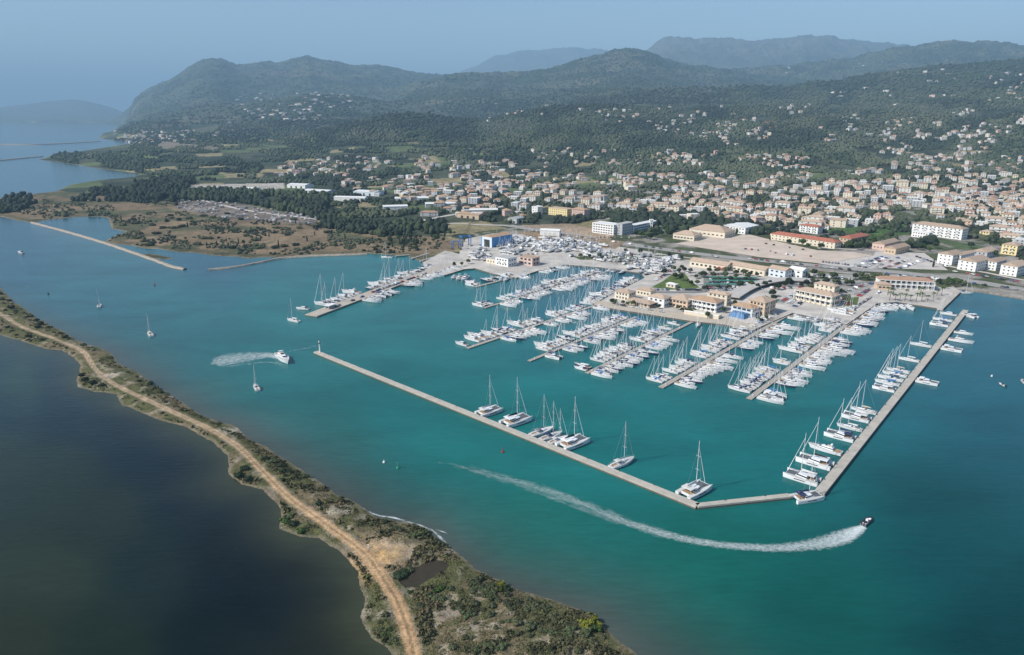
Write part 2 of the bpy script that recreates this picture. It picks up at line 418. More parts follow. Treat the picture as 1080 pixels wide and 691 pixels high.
for P_, c in [([(238+600,243),(955,236),(962,247),(925,252),(905,246)], (0.075, 0.13, 0.04)), ([(978,252),(1035,256),(1045,264),(1010,262)], (0.10, 0.14, 0.06)),
              ([(120,150),(160,148),(240,156),(200,160)], (0.2,0.17,0.13)), ([(198,195),(300,193),(300,199),(200,203)], (0.42,0.38,0.33)),
              ([(806,128),(822,126),(832,139),(812,138)], (0.30,0.17,0.11)), ([(590,232),(612,228),(640,236),(610,244)], (0.27,0.23,0.12)),
              ([(300,146),(322,140),(318,146)], (0.35,0.28,0.2)), ([(540,238),(600,236),(650,246),(640,256),(560,244)], (0.36,0.27,0.19))]:
    m = inpoly(PPX, PPY, P_) & (TY < 7000); COV[m] = bx(c) * (0.85 + 0.3 * n2[m][:, None])
m = (HT < 0.35) & (TY < 12000); COV[m] = bx((0.20, 0.17, 0.12))
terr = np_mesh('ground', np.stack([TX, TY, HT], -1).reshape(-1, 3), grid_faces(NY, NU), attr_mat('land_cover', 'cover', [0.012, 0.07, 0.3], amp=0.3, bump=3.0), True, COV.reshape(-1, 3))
tag(terr, 'low green plain rising to wooded hills and mountains behind the marina', None, None, 'structure')

# ------------------------------------------------------------ the sandy spit in the foreground
NU2, NY2 = 640, 760
U2 = np.linspace(-1.2, 0.42, NU2); Y2 = np.exp(np.linspace(math.log(120), math.log(1000), NY2))
X2 = U2[None, :] * Y2[:, None]; Z2Y = np.repeat(Y2[:, None], NU2, 1)
s2 = sdist(X2, Z2Y, SPIT) + 3.2 * (fbm(X2 / 9, Z2Y / 9, 4, 81) - 0.5)
pond2 = sdist(X2, Z2Y, POND) + 1.6 * (fbm(X2 / 4, Z2Y / 4, 3, 82) - 0.5)
TRK = [xy(p) for p in TRACK_PX]
def smooth_line(pts, step=4.0):
    out = []
    P = [Vector((p[0], p[1], 0)) for p in pts]
    for i in range(len(P) - 1):
        p0 = P[max(0, i-1)]; p1 = P[i]; p2 = P[i+1]; p3 = P[min(len(P)-1, i+2)]
        n = max(2, int((p2 - p1).length / step))
        for k in range(n):
            t = k / n
            q = 0.5 * ((2*p1) + (p2 - p0)*t + (2*p0 - 5*p1 + 4*p2 - p3)*t*t + (3*p1 - p0 - 3*p2 + p3)*t**3)
            out.append((q.x, q.y))
    out.append(tuple(P[-1][:2])); return out
TRKS = smooth_line(TRK, 5)
dt = segdist(X2, Z2Y, TRKS, False)
spn = fbm(X2 / 12, Z2Y / 12, 4, 83)
hs = np.where(s2 > 0, np.minimum(0.08 + s2 * 0.16, 1.1 + 0.9 * spn), np.maximum(-1.8, s2 * 0.12))
bankp = (pond2 > -6) & (pond2 <= 0)
hs = np.where(pond2 > -5, np.minimum(hs, np.maximum(-1.0, 0.35 - (pond2 + 2.2) * 0.28)), hs)
hs = np.where(dt < 5, hs * 0.35 + 1.0 * 0.65, hs)
hs = hs + np.where((s2 > 4) & (dt > 3.5), 0.55 * (fbm(X2 / 2.2, Z2Y / 2.2, 3, 85) - 0.5), 0)
GREEN = bx((0.088, 0.092, 0.040)); BROWN = bx((0.150, 0.122, 0.072)); DIRT = bx((0.36, 0.27, 0.18)); OR = bx((0.43, 0.25, 0.11)); SAND = bx((0.30, 0.26, 0.20))
a1 = sstep(.44, .66, spn)[..., None]; a2 = sstep(.62, .74, fbm(X2 / 6, Z2Y / 6, 4, 87))[..., None]
CS = GREEN * (1 - a1) + BROWN * a1
CS = CS * (1 - .7 * a2) + SAND * .7 * a2
def pm(px_poly):
    return inpoly(X2, Z2Y, [xy(p) for p in px_poly])
south = sstep(.55, .64, fbm(X2 / 4, Z2Y / 4, 5, 88))[..., None] * pm([(440,640),(480,620),(560,640),(640,691),(600,740),(470,740)])[..., None] * 0.6
CS = CS * (1 - south) + bx((0.34, 0.28, 0.21)) * south
edge = sstep(2.0, 0.4, s2)[..., None] * (s2 > 0)[..., None]
CS = CS * (1 - .5 * edge) + bx((0.20, 0.175, 0.125)) * .5 * edge
CS[s2 <= 0] = bx((0.16, 0.13, 0.095))
ox, oy = xy((397, 590))
org = sstep(1, -1, np.hypot((X2 - xy((408,585))[0]) / 11.5, (Z2Y - xy((408,585))[1]) / 7.5) - 1 + 0.9 * (fbm(X2 / 4, Z2Y / 4, 3, 89) - .5))[..., None]
CS = CS * (1 - org) + bx((0.33, 0.265, 0.205)) * org
org = sstep(1, -1, np.hypot((X2 - xy((396,592))[0]) / 8, (Z2Y - xy((396,592))[1]) / 9) - 1 + 1.1 * (fbm(X2 / 3, Z2Y / 3, 3, 90) - .5))[..., None]
CS = CS * (1 - org * .85) + bx((0.46, 0.29, 0.12)) * org * .85
for cx, cy, rx, ry in ((358, 541, 5, 5), (248, 455, 7, 5), (115, 398, 6, 5)):
    X_, Y_ = xy((cx, cy)); g = sstep(.6, -.6, np.hypot((X2 - X_) / rx, (Z2Y - Y_) / ry) - 1 + 1.0 * (fbm(X2 / 3, Z2Y / 3, 3, 91) - .5))[..., None]
    CS = CS * (1 - g) + SAND * 1.15 * g
tw = 1.2 + 0.95 * sstep(330, 190, Z2Y) + 0.7 * (fbm(X2 / 10, Z2Y / 10, 2, 92) - .5)
tr = sstep(tw + .9, tw - .6, dt)[..., None]
cen = (np.abs(dt) < 0.45)[..., None]
trc = DIRT * (0.85 + 0.35 * spn[..., None]); nearorange = sstep(420, 180, Z2Y)[..., None]
trc = trc * (1 - .6 * nearorange) + OR * 0.95 * .6 * nearorange
trc = np.where(cen, trc * 0.5 + BROWN * 0.5, trc)
rut = np.exp(-((dt - 0.95) / .38) ** 2)[..., None]; trc = trc * (1 + .28 * rut)
vg = (sstep(tw + 2.6, tw, dt) * (fbm(X2 / 3, Z2Y / 3, 3, 99) > .47) * sstep(420, 260, Z2Y))[..., None] * .6
CS = CS * (1 - vg) + bx((0.31, 0.26, 0.20)) * vg
CS = CS * (1 - tr) + trc * tr
keep = ~((s2 < -25))
sp = np_mesh('path', np.stack([X2, Z2Y, hs], -1).reshape(-1, 3), grid_faces(NY2, NU2)[(keep[:-1, :-1] & keep[1:, 1:]).ravel()],
             attr_mat('spit_ground', 'cover', [0.25, 1.3], amp=0.42, bump=0.4), True, CS.reshape(-1, 3))
sp.name = 'sand_spit'
tag(sp, 'narrow grassy sand spit with a dirt track between lagoon and bay', None, None, 'structure')
def hsp(x, y):
    x = np.asarray(x, float); y = np.asarray(y, float)
    j = np.clip((x / y - U2[0]) / (U2[1] - U2[0]), 0, NU2 - 1.01).astype(int); i = np.clip(np.log(y / 120) / math.log(1000 / 120) * (NY2 - 1), 0, NY2 - 1.01).astype(int)
    return np.maximum(np.maximum(hs[i, j], hs[i+1, j+1]), 0)
def hraw(x, y):
    x = np.asarray(x, float); y = np.asarray(y, float)
    j = np.clip(((x / y - U2[0]) / (U2[1] - U2[0])), 0, NU2 - 1.01).astype(int); i = np.clip(np.log(y / 120) / math.log(1000 / 120) * (NY2 - 1), 0, NY2 - 1.01).astype(int)
    return hs[i, j]

# ------------------------------------------------------------ the water sheet, tinted by placed colours, distance from shore and ripple noise
WU = np.concatenate([np.linspace(-2.2, -1.1, 14)[:-1], np.linspace(-1.1, 1.0, 560), np.linspace(1.0, 2.2, 14)[1:]])
WY = np.concatenate([[-3000, -800, -200, 20, 70], np.exp(np.linspace(math.log(110), math.log(46000), 520))])
WX = WU[None, :] * np.maximum(np.abs(WY), 400)[:, None] * np.where(WY < 110, 1.0, 1.0)[:, None]
WX = np.where(WY[:, None] >= 110, WU[None, :] * WY[:, None], WX); WX[:5] = WU[None, :] * 2500
WYY = np.repeat(WY[:, None], len(WU), 1)
WYS = np.maximum(WYY, 110)
wpx, wpy = PX(WX, WYS, np.zeros_like(WX))
CTRL = [(600,460,(.010,.125,.137)),(700,420,(.012,.120,.137)),(640,400,(.012,.125,.145)),(820,440,(.008,.110,.125)),(950,380,(.012,.095,.135)),(1040,360,(.014,.085,.130)),(1060,450,(.008,.068,.100)),
 (1000,560,(.003,.050,.062)),(1060,660,(.002,.036,.046)),(860,640,(.004,.070,.070)),(740,600,(.006,.100,.092)),(700,690,(.006,.075,.070)),(560,560,(.010,.105,.100)),(480,470,(.012,.118,.125)),(430,430,(.014,.110,.125)),
 (380,340,(.020,.120,.138)),(300,330,(.024,.120,.138)),(200,320,(.028,.108,.134)),(100,300,(.030,.092,.125)),(0,260,(.028,.075,.120)),(250,400,(.020,.105,.120)),(150,370,(.026,.090,.110)),(480,300,(.018,.118,.140)),
 (740,360,(.012,.100,.125)),(600,290,(.020,.100,.150)),(660,295,(.018,.09,.145)),(40,200,(.035,.080,.130)),(60,140,(.035,.080,.130)),(220,276,(.030,.075,.125)),(350,460,(.016,.092,.100))]
num = np.zeros(WX.shape + (3,)); den = np.zeros(WX.shape + (1,))
for px, py, c in CTRL:
    c = (c[0] * .76, c[1] * 1.10, c[2] * .95); w = 1.0 / (((wpx - px) ** 2 + (wpy - py) ** 2 * 1.4) / 900 + 0.6) ** 1.6
    num += w[..., None] * bx(c); den += w[..., None]
WC = num / den
east = [xy(p) for p in SHORE_E]; west = [xy(p) for p in SHORE_W]
q = (WYS < 1500)
dE = np.full(WX.shape, 999.0); dE[q] = segdist(WX[q], WYS[q], east, False)
LAGO = [xy(p) for p in TRACK_PX][::-1] + [(-900, 760), (-1500, 400), (-1200, 60), (-40, 60)]
lag = inpoly(WX, WYS, LAGO) & q
dW = np.full(WX.shape, 999.0); dW[lag] = segdist(WX[lag], WYS[lag], west, False)
wn = fbm(WX / 25, WYS / 25, 4, 95)
sh = np.where(lag, 0, np.clip(np.exp(-(dE / (15 + 10 * wn)) ** 1.3), 0, 1))[..., None]
sh = sh * sstep(750, 430, WYS)[..., None]
WC = WC * (1 - sh) + bx((0.060, 0.075, 0.066)) * sh * 1.0
lagc = bx((0.007, 0.018, 0.026)) * (1 - .0) + 0 * WC
ln = sstep(.5, .72, fbm(WX / 130, WYS / 130, 3, 97))[..., None]
lagc = lagc * (1 - .55 * ln) + bx((0.016, 0.034, 0.034)) * .55 * ln
LCT = [(0,375,(.020,.050,.066)),(20,395,(.036,.078,.070)),(60,390,(.014,.038,.068)),(0,430,(.018,.042,.062)),(70,430,(.012,.030,.056)),(140,460,(.008,.022,.045)),(60,500,(.026,.042,.038)),(0,480,(.028,.044,.040)),(110,540,(.022,.036,.032)),
 (200,520,(.006,.017,.034)),(240,580,(.004,.012,.024)),(160,600,(.012,.026,.030)),(60,600,(.028,.042,.032)),(20,680,(.028,.040,.027)),(120,690,(.016,.030,.024)),(230,680,(.006,.015,.020)),(320,620,(.004,.011,.020)),(330,690,(.004,.010,.014)),(370,650,(.018,.024,.014)),(180,480,(.007,.020,.040)),(280,640,(.004,.011,.020))]
num = np.zeros(WX.shape + (3,)); den = np.zeros(WX.shape + (1,))
dx_ = 30 * (fbm(WX / 60, WYS / 60, 4, 101) - .5); dy_ = 30 * (fbm(WX / 60, WYS / 60, 4, 103) - .5)
for px, py, c in LCT:
    w = 1.0 / (((wpx + dx_ - px) ** 2 + (wpy + dy_ - py) ** 2) / 900 + 0.4) ** 2
    num += w[..., None] * bx(c) * bx((.62, .66, .52)); den += w[..., None]
lagc = num / den
shw = np.exp(-(dW / (7 + 12 * wn)))[..., None]
lagc = lagc * (1 - .85 * shw) + bx((0.050, 0.058, 0.035)) * .85 * shw
WC[lag] = lagc[lag]
wm = bpy.data.materials.new('sea_water'); wm.use_nodes = True
n = wm.node_tree; b = n.nodes['Principled BSDF']
at = n.nodes.new('ShaderNodeAttribute'); at.attribute_name = 'tint'
geo = n.nodes.new('ShaderNodeNewGeometry')
def nnoise(sc, det, stretch=(1, 1, 1), rz=0.0, dist=0.0):
    mp = n.nodes.new('ShaderNodeMapping'); mp.inputs['Scale'].default_value = stretch; mp.inputs['Rotation'].default_value = (0, 0, rz)
    nz = n.nodes.new('ShaderNodeTexNoise'); nz.inputs['Scale'].default_value = sc; nz.inputs['Detail'].default_value = det; nz.inputs['Distortion'].default_value = dist
    n.links.new(geo.outputs['Position'], mp.inputs[0]); n.links.new(mp.outputs[0], nz.inputs['Vector']); return nz
big = nnoise(0.012, 4, (1, 2.0, 1), 0.5, 0.6)
mr = n.nodes.new('ShaderNodeMapRange'); mr.inputs['From Min'].default_value = .3; mr.inputs['From Max'].default_value = .7; mr.inputs['To Min'].default_value = .82; mr.inputs['To Max'].default_value = 1.16
n.links.new(big.outputs['Fac'], mr.inputs['Value'])
rip = nnoise(0.11, 4, (1, 4.5, 1), 0.25, 0.5)
mr2 = n.nodes.new('ShaderNodeMapRange'); mr2.inputs['From Min'].default_value = .3; mr2.inputs['From Max'].default_value = .7; mr2.inputs['To Min'].default_value = .92; mr2.inputs['To Max'].default_value = 1.08
n.links.new(rip.outputs['Fac'], mr2.inputs['Value'])
mu = n.nodes.new('ShaderNodeMath'); mu.operation = 'MULTIPLY'; n.links.new(mr.outputs[0], mu.inputs[0]); n.links.new(mr2.outputs[0], mu.inputs[1])
vm = n.nodes.new('ShaderNodeVectorMath'); vm.operation = 'SCALE'; n.links.new(at.outputs['Color'], vm.inputs[0]); n.links.new(mu.outputs[0], vm.inputs['Scale'])
n.links.new(vm.outputs[0], b.inputs['Base Color'])
b.inputs['Roughness'].default_value = 0.07; b.inputs['IOR'].default_value = 1.33; b.inputs['Specular IOR Level'].default_value = 0.15
wv = nnoise(0.9, 4, (1, 1.8, 1), -0.3, 0.2)
bp = n.nodes.new('ShaderNodeBump'); bp.inputs['Distance'].default_value = 0.11; bp.inputs['Strength'].default_value = 0.7
n.links.new(wv.outputs['Fac'], bp.inputs['Height'])
bp2 = n.nodes.new('ShaderNodeBump'); bp2.inputs['Distance'].default_value = 0.35; bp2.inputs['Strength'].default_value = 0.35
n.links.new(rip.outputs['Fac'], bp2.inputs['Height']); n.links.new(bp2.outputs[0], bp.inputs['Normal'])
n.links.new(bp.outputs[0], b.inputs['Normal'])
wat = np_mesh('water', np.stack([WX, WYY, np.zeros_like(WX)], -1).reshape(-1, 3), grid_faces(len(WY), len(WU)), wm, True, WC.reshape(-1, 3), 'tint')
tag(wat, 'turquoise bay and dark lagoon water reaching the horizon', None, None, 'structure')

# haze: one closed box of even, thin air
hm = bpy.data.materials.new('hazy_air'); hm.use_nodes = True
n = hm.node_tree; n.nodes.remove(n.nodes['Principled BSDF'])
pv = n.nodes.new('ShaderNodeVolumePrincipled'); pv.inputs['Density'].default_value = HAZE_DENSITY; pv.inputs['Color'].default_value = HAZE_COLOR
pv.inputs['Anisotropy'].default_value = 0.0
n.links.new(pv.outputs[0], n.nodes['Material Output'].inputs['Volume'])
HTOP = max(float(HT.max()), H) + 40
tag(MB().box(-104000, 104000, -6000, 48000, -3.2, HTOP).build('haze', hm), 'thin blue haze over the bay, fading the far mountains', None, None, 'stuff')

# ============================================================ hard ground: quays, roads, lots
CONC = mat('quay_concrete', (0.40, 0.385, 0.35), 0.9, 0.16, 0.25, 0.15)
CONCD = mat('dark_concrete', (0.13, 0.115, 0.095), 0.9, 0.2, 0.6, 0.15)  # darker, browner concrete for quay sides, floats and footings
YARD = mat('yard_concrete', (0.47, 0.435, 0.39), 0.9, 0.3, 0.05, 0.1)
ASPH = mat('worn_asphalt', (0.20, 0.195, 0.185), 0.92, 0.18, 0.12, 0.1)
DIRTM = mat('bare_dirt', (0.54, 0.45, 0.37), 0.95, 0.16, 0.05, 0.05)
LOTM = mat('pale_gravel', (0.50, 0.46, 0.42), 0.95, 0.16, 0.08, 0.05)
EARTH = mat('reddish_verge', (0.26, 0.19, 0.12), 0.95, 0.3, 0.10, 0.05)
LAWN = mat('lawn_grass', (0.10, 0.14, 0.045), 0.95, 0.3, 0.2, 0.05)
WHITE_LINE = mat('road_paint', (0.75, 0.75, 0.72), 0.7)
QUAY_PX = [(1011,306.5),(995,326),(962,321),(947,318.5),(925,320),(893,342),(880,339),(836,330),(792,349),(766,342.5),(729,338.5),(640,324.5),(626,321.5),(658,304),
 (680,293),(676,288),(633,282),(596,279),(566,286),(545,293),(521,289),(501,283),(489,284),(470,290),(450,292),(446,277),(462,268),(478,260),(492,252),(520,246),(560,247),
 (640,258),(700,268),(760,276),(850,285),(930,289),(1000,297)]
def zxy(p, z): g = G(p[0], p[1], z); return (g.x, g.y)
tag(MB().prism([zxy(p, 1.25) for p in QUAY_PX], -1.0, 1.25, 0, 1).build('quay', [YARD, CONCD]), 'pale concrete marina quays and yard ground', kind='structure')
def sheet(name, pts, m, z, label, kind='structure'):
    poly = [zxy(p, z) for p in pts]
    return tag(MB().prism(poly, z - 0.05, z).build(name, m), label, kind=kind)
sheet('promenade_paving', [(640,324),(729,338),(766,342),(792,348.5),(800,343),(770,337),(733,331.5),(650,319),(629,317),(626,321)], mat('promenade_stone', (0.45, 0.39, 0.31), 0.9, 0.15, 0.4), 1.31, 'beige paved promenade along the marina basin')
sheet('lawn', [(687,303),(700,296),(708,290),(722,288),(728,296),(738,303),(730,305.5),(702,305.5)], LAWN, 1.32, 'green lawn beside the marina car park')
sheet('lawn', [(888,326),(893,314),(906,313),(903,328)], LAWN, 1.32, 'small green lawn near the pier root')
sheet('parking_ground', [(742,292),(800,293),(806,300),(790,306),(742,306)], ASPH, 1.32, 'grey asphalt car park between the marina halls')
sheet('parking_ground', [(862,286),(930,289),(924,300),(905,312),(868,306),(846,300)], mat('lot_grey', (0.30, 0.285, 0.26), 0.92, 0.25, 0.1), 1.32, 'grey parking ground near the restaurant')
sheet('dirt_lot', [(712,257),(758,248.5),(791,247.5),(830,257),(862,264),(900,266),(921,269.5),(880,276),(862,277.5),(800,271),(750,263)], DIRTM, 1.20, 'bare dusty lot beyond the bypass')
sheet('parking_ground', [(862,277.7),(880,276.2),(921,269.7),(924,265),(975,267),(992,279),(1000,285),(940,283),(900,283.5)], LOTM, 1.21, 'pale gravel car park beyond the bypass')
sheet('verge', [(545,244),(600,247),(660,255),(648,263),(600,257),(560,252)], EARTH, 1.33, 'reddish dry verge behind the boatyard')
sheet('verge', [(640,268),(700,272),(760,280),(860,288),(905,290),(860,285),(760,276.5),(700,268.8)], mat('scrub_verge', (0.13,0.12,0.06), 0.95, 0.4, 0.2), 1.34, 'scrubby verge beside the bypass')
def ribbon(name, pts, w, m, z=None, label='', kerb=None, lines=False, step=12, fix=None, th=None):
    """pts in photo pixels on the terrain; w metres"""
    P3 = GT([p[0] for p in pts], [p[1] for p in pts]) if fix is None else np.array([list(zxy(p, fix)) + [fix] for p in pts])
    P3 = P3[~np.isnan(P3[:, 0])]
    line = smooth_line([(p[0], p[1]) for p in P3], step)
    q = [Vector((x, y, 0)) for x, y in line]; mb = MB(); lm = MB(); rs = []
    for i, p in enumerate(q):
        d = (q[min(i+1, len(q)-1)] - q[max(i-1, 0)]).normalized(); nn = Vector((-d.y, d.x, 0))
        zz = [(float(hgt(c.x, c.y)) + (z or 0.3)) if fix is None else fix for c in (p + nn*w/2, p - nn*w/2)]
        if fix is None: zz = [max(zz)] * 2
        a = p + nn*w/2; b_ = p - nn*w/2
        if th: rs.append([(a.x, a.y, zz[0]), (b_.x, b_.y, zz[1]), (b_.x, b_.y, zz[1]-th), (a.x, a.y, zz[0]-th)])
        else: rs.append([(a.x, a.y, zz[0]), (b_.x, b_.y, zz[1])])
    if th: mb.rings(rs, 0, True, True)
    else: mb.rings(rs, 0, False, False)
    o = mb.build(name, m if isinstance(m, list) else [m]); tag(o, label, kind='structure')
    if lines:
        rr = []
        for i in range(0, len(q) - 1, 2):
            p = q[i]; e = q[i+1]; d = (e - p).normalized(); nn = Vector((-d.y, d.x, 0)) * 0.12
            z0 = rs[i][0][2] + 0.02; z1 = rs[i+1][0][2] + 0.02
            lm.add([(p.x+nn.x, p.y+nn.y, z0), (p.x-nn.x, p.y-nn.y, z0), (e.x-nn.x, e.y-nn.y, z1), (e.x+nn.x, e.y+nn.y, z1)], [(0,1,2,3)])
        tag(lm.build('road_markings', WHITE_LINE), 'white dashed centre line of the bypass road', kind='structure')
    return line
BYPASS = [(536,238),(560,242),(600,247.5),(640,254.5),(690,262),(740,268.5),(800,275),(860,280.5),(905,284.5),(941,287),(990,292.5),(1035,298.5),(1080,306),(1150,314),(1220,322)]
ribbon('road', BYPASS, 17, mat('bypass_asphalt', (0.31,0.295,0.27), .92, .12, .12, .1), 0.42, 'asphalt bypass road running behind the marina', lines=True)
ribbon('road', [(862,262),(900,263.5),(960,268),(1000,281),(1040,288),(1080,296),(1150,305)], 6, LOTM, 0.45, 'pale service road beside the apartment blocks')
ribbon('road', [(772,312.5),(783,305.5),(797,299.5),(815,295.5),(835,293.8),(856,295.2)], 13, mat('ramp_asphalt', (.46,.43,.40), .92, .12, .2), None, 'grey curving raised ramp road inside the marina', fix=4.6, th=0.9)
for k, (px, py) in enumerate([(783,308.5),(797,302.5),(815,298.5),(835,297),(850,298)]):
    g = G(px, py, 1.26); tag(MB().box(-4, 4, -.5, .5, 0, 2.5).build('ramp_pier', CONC, None, False, (g.x, g.y, 1.26), R(-10)), '%s concrete support from left under the curving ramp road' % ordn(k + 1), 'support', 'ramp supports')
ribbon('road', [(795,303),(830,301),(868,302),(905,299),(930,296)], 7, ASPH, None, 'asphalt lane beside the curving ramp', fix=1.36)
ribbon('road', [(728,290.5),(770,292),(810,295),(850,300),(890,301)], 5, ASPH, None, 'dark narrow lane before the long halls', fix=1.37)
BED = mat('planted_bed', (.075,.095,.04), .95, .45, .5)
for k, (a, w_, lb) in enumerate([([(733,293),(745,292),(800,294.2),(800,295),(745,293.4)], 0, 'upper green planting strip by the carports'), ([(738,304.2),(800,303.2),(806,301.5),(806,303),(790,305.4),(740,305.6)], 0, 'lower green planting strip by the carports'),
      ([(846,299),(868,298),(905,300.5),(905,302),(868,300.5),(848,301)], 0, 'planting strip above the columned house'), ([(905,291.5),(935,291),(938,296),(920,298),(906,295)], 0, 'scrubby bed left of the restaurant'), ([(806,311),(822,318),(816,321),(812,316)], 0, 'bed beside the peach house'), ([(655,266),(700,270),(730,274),(728,275.6),(690,272),(655,268.4)], 0, 'green strip between yard and bypass'), ([(604,270.5),(640,271),(642,273.6),(612,274)], 0, 'green strip behind the back basin'),
      ([(985,296),(1003,297),(1008,301),(996,304),(988,302)], 0, 'green bed right of the restaurant'), ([(808,288),(850,291),(905,294),(905,296),(850,293.5),(810,291)], 0, 'scrub strip behind the pale halls')]):
    sheet('planting_bed', a, BED, 1.335 + .004 * k, lb)
ribbon('road', [(640,262),(690,270),(740,277),(800,290),(846,297.5)], 6, YARD, None, 'pale yard road beside the storage halls', fix=1.36)
ribbon('road', [(690,308),(735,308),(770,305),(781,309)], 7, ASPH, None, 'asphalt lane behind the promenade buildings', fix=1.36)
ribbon('road', [(1010,255),(1045,261),(1080,268),(1120,274)], 7, ASPH, 0.3, 'street beside the grass strip by the apartments')
ribbon('road', [(1080,226),(1060,232),(1058,245),(1072,256),(1100,262)], 7, LOTM, 0.3, 'pale street climbing the right hand town')
ribbon('road', [(862,246),(878,236),(905,222),(935,206),(955,196)], 8, ASPH, 0.3, 'straight street through the town houses')
ribbon('road', [(778,165),(776,150),(773,138),(770,130)], 10, LOTM, 0.6, 'pale hillside lane below the mid hills')
ribbon('road', [(1016,158),(1024,150),(1020,143),(1030,138)], 9, LOTM, 0.6, 'pale lane on the right hillside')
ribbon('road', [(430,236),(470,228),(510,222),(545,216),(540,232)], 9, LOTM, 0.3, 'pale road across the flat fields')
ribbon('road', [(200,208),(260,222),(340,232),(400,238),(470,236),(536,238)], 8, LOTM, 0.3, 'pale road behind the camping ground')

# ============================================================ piers and pontoons
def slab(name, a, b_, w, z, th, label, cat, group=None, mats=None, extra=None, ends=0):
    """a straight deck from photo pixel a to b (centre line at deck height)"""
    A = G(a[0], a[1], z); B = G(b_[0], b_[1], z); d = (B - A); L = d.length; rz = math.atan2(d.y, d.x)
    root = empty(name, (A.x, A.y, 0), rz, label, cat, group)
    mb = MB(); mb.box(0, L, -w/2, w/2, z - th, z)
    mb.build('deck', mats[0], root)
    sk = MB(); sk.box(0.05, L - 0.05, -w/2 + .06, w/2 - .06, z - th - 1.4, z - th - 0.003); sk.build('float' if th < .7 else 'footing', mats[1], root)
    return root, A, d.normalized(), L, rz
WOOD = mat('grey_decking', (0.36, 0.33, 0.29), 0.9, 0.2, 0.8, 0.15)
BOLL = mat('dark_iron', (0.05, 0.05, 0.05), 0.6)
PIERS = {}
def pontoon(key, a, b_, w, label):
    root, A, d, L, rz = slab('pontoon', a, b_, w, 0.62, 0.25, label, 'pontoon', 'finger pontoons in the marina basin', (WOOD, CONCD))
    for k in range(int(L // 12)):
        x = 6 + 12 * k
        m = MB(); m.box(x - .18, x + .18, -.18, .18, .622, 1.65); m.box(x - .22, x + .22, -.22, .22, 1.65, 1.72, 1)
        if k % 2 == 0: m.build('service_post', [mat('post_white', (0.7, 0.7, 0.7)), BOLL], root)
    PIERS[key] = (A, d, L, w)
pontoon('p1', (501,302.5), (549,290.5), 3.2, 'short finger pontoon near the marina plaza, farthest back')
pontoon('p2', (511,324.5), (646,284.5), 2.8, 'second finger pontoon from the back, lined with boats')
pontoon('p3', (493,367), (629,321.5), 3.0, 'third finger pontoon from the back, with a motor yacht at its end')
pontoon('p4', (558,380.5), (671,334), 2.8, 'fourth finger pontoon from the back, bare outer end')
pontoon('p5', (619,393.5), (731,338.8), 2.8, 'fifth finger pontoon from the back, ending near the bare promenade')
pontoon('p6', (697,408.5), (836,329), 3.4, 'wide sixth finger pontoon from the back, next to orange building')
pontoon('p7', (790,420.5), (921,320.5), 3.4, 'wide seventh finger pontoon, nearest the outer breakwater')
BWC = (mat('breakwater_concrete', (0.43, 0.395, 0.34), 0.9, 0.14, 0.3, 0.15), CONCD)
def breakwater(key, a, b_, w, label, z=1.5):
    root, A, d, L, rz = slab('breakwater', a, b_, w, z, 0.75, label, 'breakwater', 'concrete breakwater arms', BWC)
    for k in range(int(L // 9)):
        x = 4 + 9 * k
        m = MB(); m.tube((x, w/2 - .35, z + .003), (x, w/2 - .35, z + .45), .16, .2, 6); m.tube((x, w/2 - .35, z + .45), (x, w/2 - .35, z + .55), .26, .26, 6)
        if k % 2: m.build('bollard', BOLL, root)
    PIERS[key] = (A, d, L, w); return root, A, d, L, rz
breakwater('b1', (333,370.5), (736,532.5), 3.6, 'long thin concrete breakwater facing the sand spit')
breakwater('b2', (735,532.5), (833,522), 2.8, 'short breakwater link at the marina corner')
breakwater('b3', (864,519.5), (1018.5,327), 4.2, 'right hand breakwater arm lined with catamarans')
breakwater('b4', (991,326), (1012,306), 4.0, 'short pier from the restaurant shore')
root, A0, d0, L0, rz0 = slab('quay_pier', (328,332.5), (476,277.5), 12, 1.3, 0.7, 'broad concrete quay pier on the left with a pale hut', 'pier', None, (mat('pier_paving', (0.42,0.37,0.31), .9, .16, .3), CONCD))
PIERS['p0'] = (A0, d0, L0, 12)
# hut and shade roof at the head of the pier
h_ = empty('pier_hut', tuple(A0 + d0 * 24) , rz0, 'small pale-roofed hut at the seaward end of the broad left pier', 'hut'); h_.location.z = 1.303
MB().box(-4, 4, -2, 2, 0, 2.8).build('wall', mat('hut_wall', (.35,.33,.31)), h_); MB().box(-5, 5, -2.8, 2.8, 2.803, 3.0).build('roof', mat('hut_roof', (.7,.7,.68)), h_)
for px, py in ((-4.03, 0), (4.03, 0)): MB().box(px-.02, px+.02, -.9, .9, 1.0, 2.0).build('window', mat('dark_glass', (.03,.04,.05), .15, spec=.6), h_)
# slender light post at the breakwater head
lp = empty('harbour_light', tuple(G(337.5, 371.5, 1.5)), 0, 'white light post with dark lantern at the left end of long breakwater', 'harbour light')
lp.location.z = 1.503
WHT = mat('painted_white', (0.78, 0.78, 0.77), 0.5, rand=.05)
MB().tube((0,0,0), (0,0,6.2), .55, .35, 8).build('post', WHT, lp); MB().tube((0,0,6.203), (0,0,6.8), .8, .8, 8).build('gallery', BOLL, lp)
MB().tube((0,0,6.803), (0,0,8.3), .5, .45, 8).build('lantern', WHT, lp); MB().tube((0,0,8.303), (0,0,8.8), .5, .05, 8).build('cap', BOLL, lp)
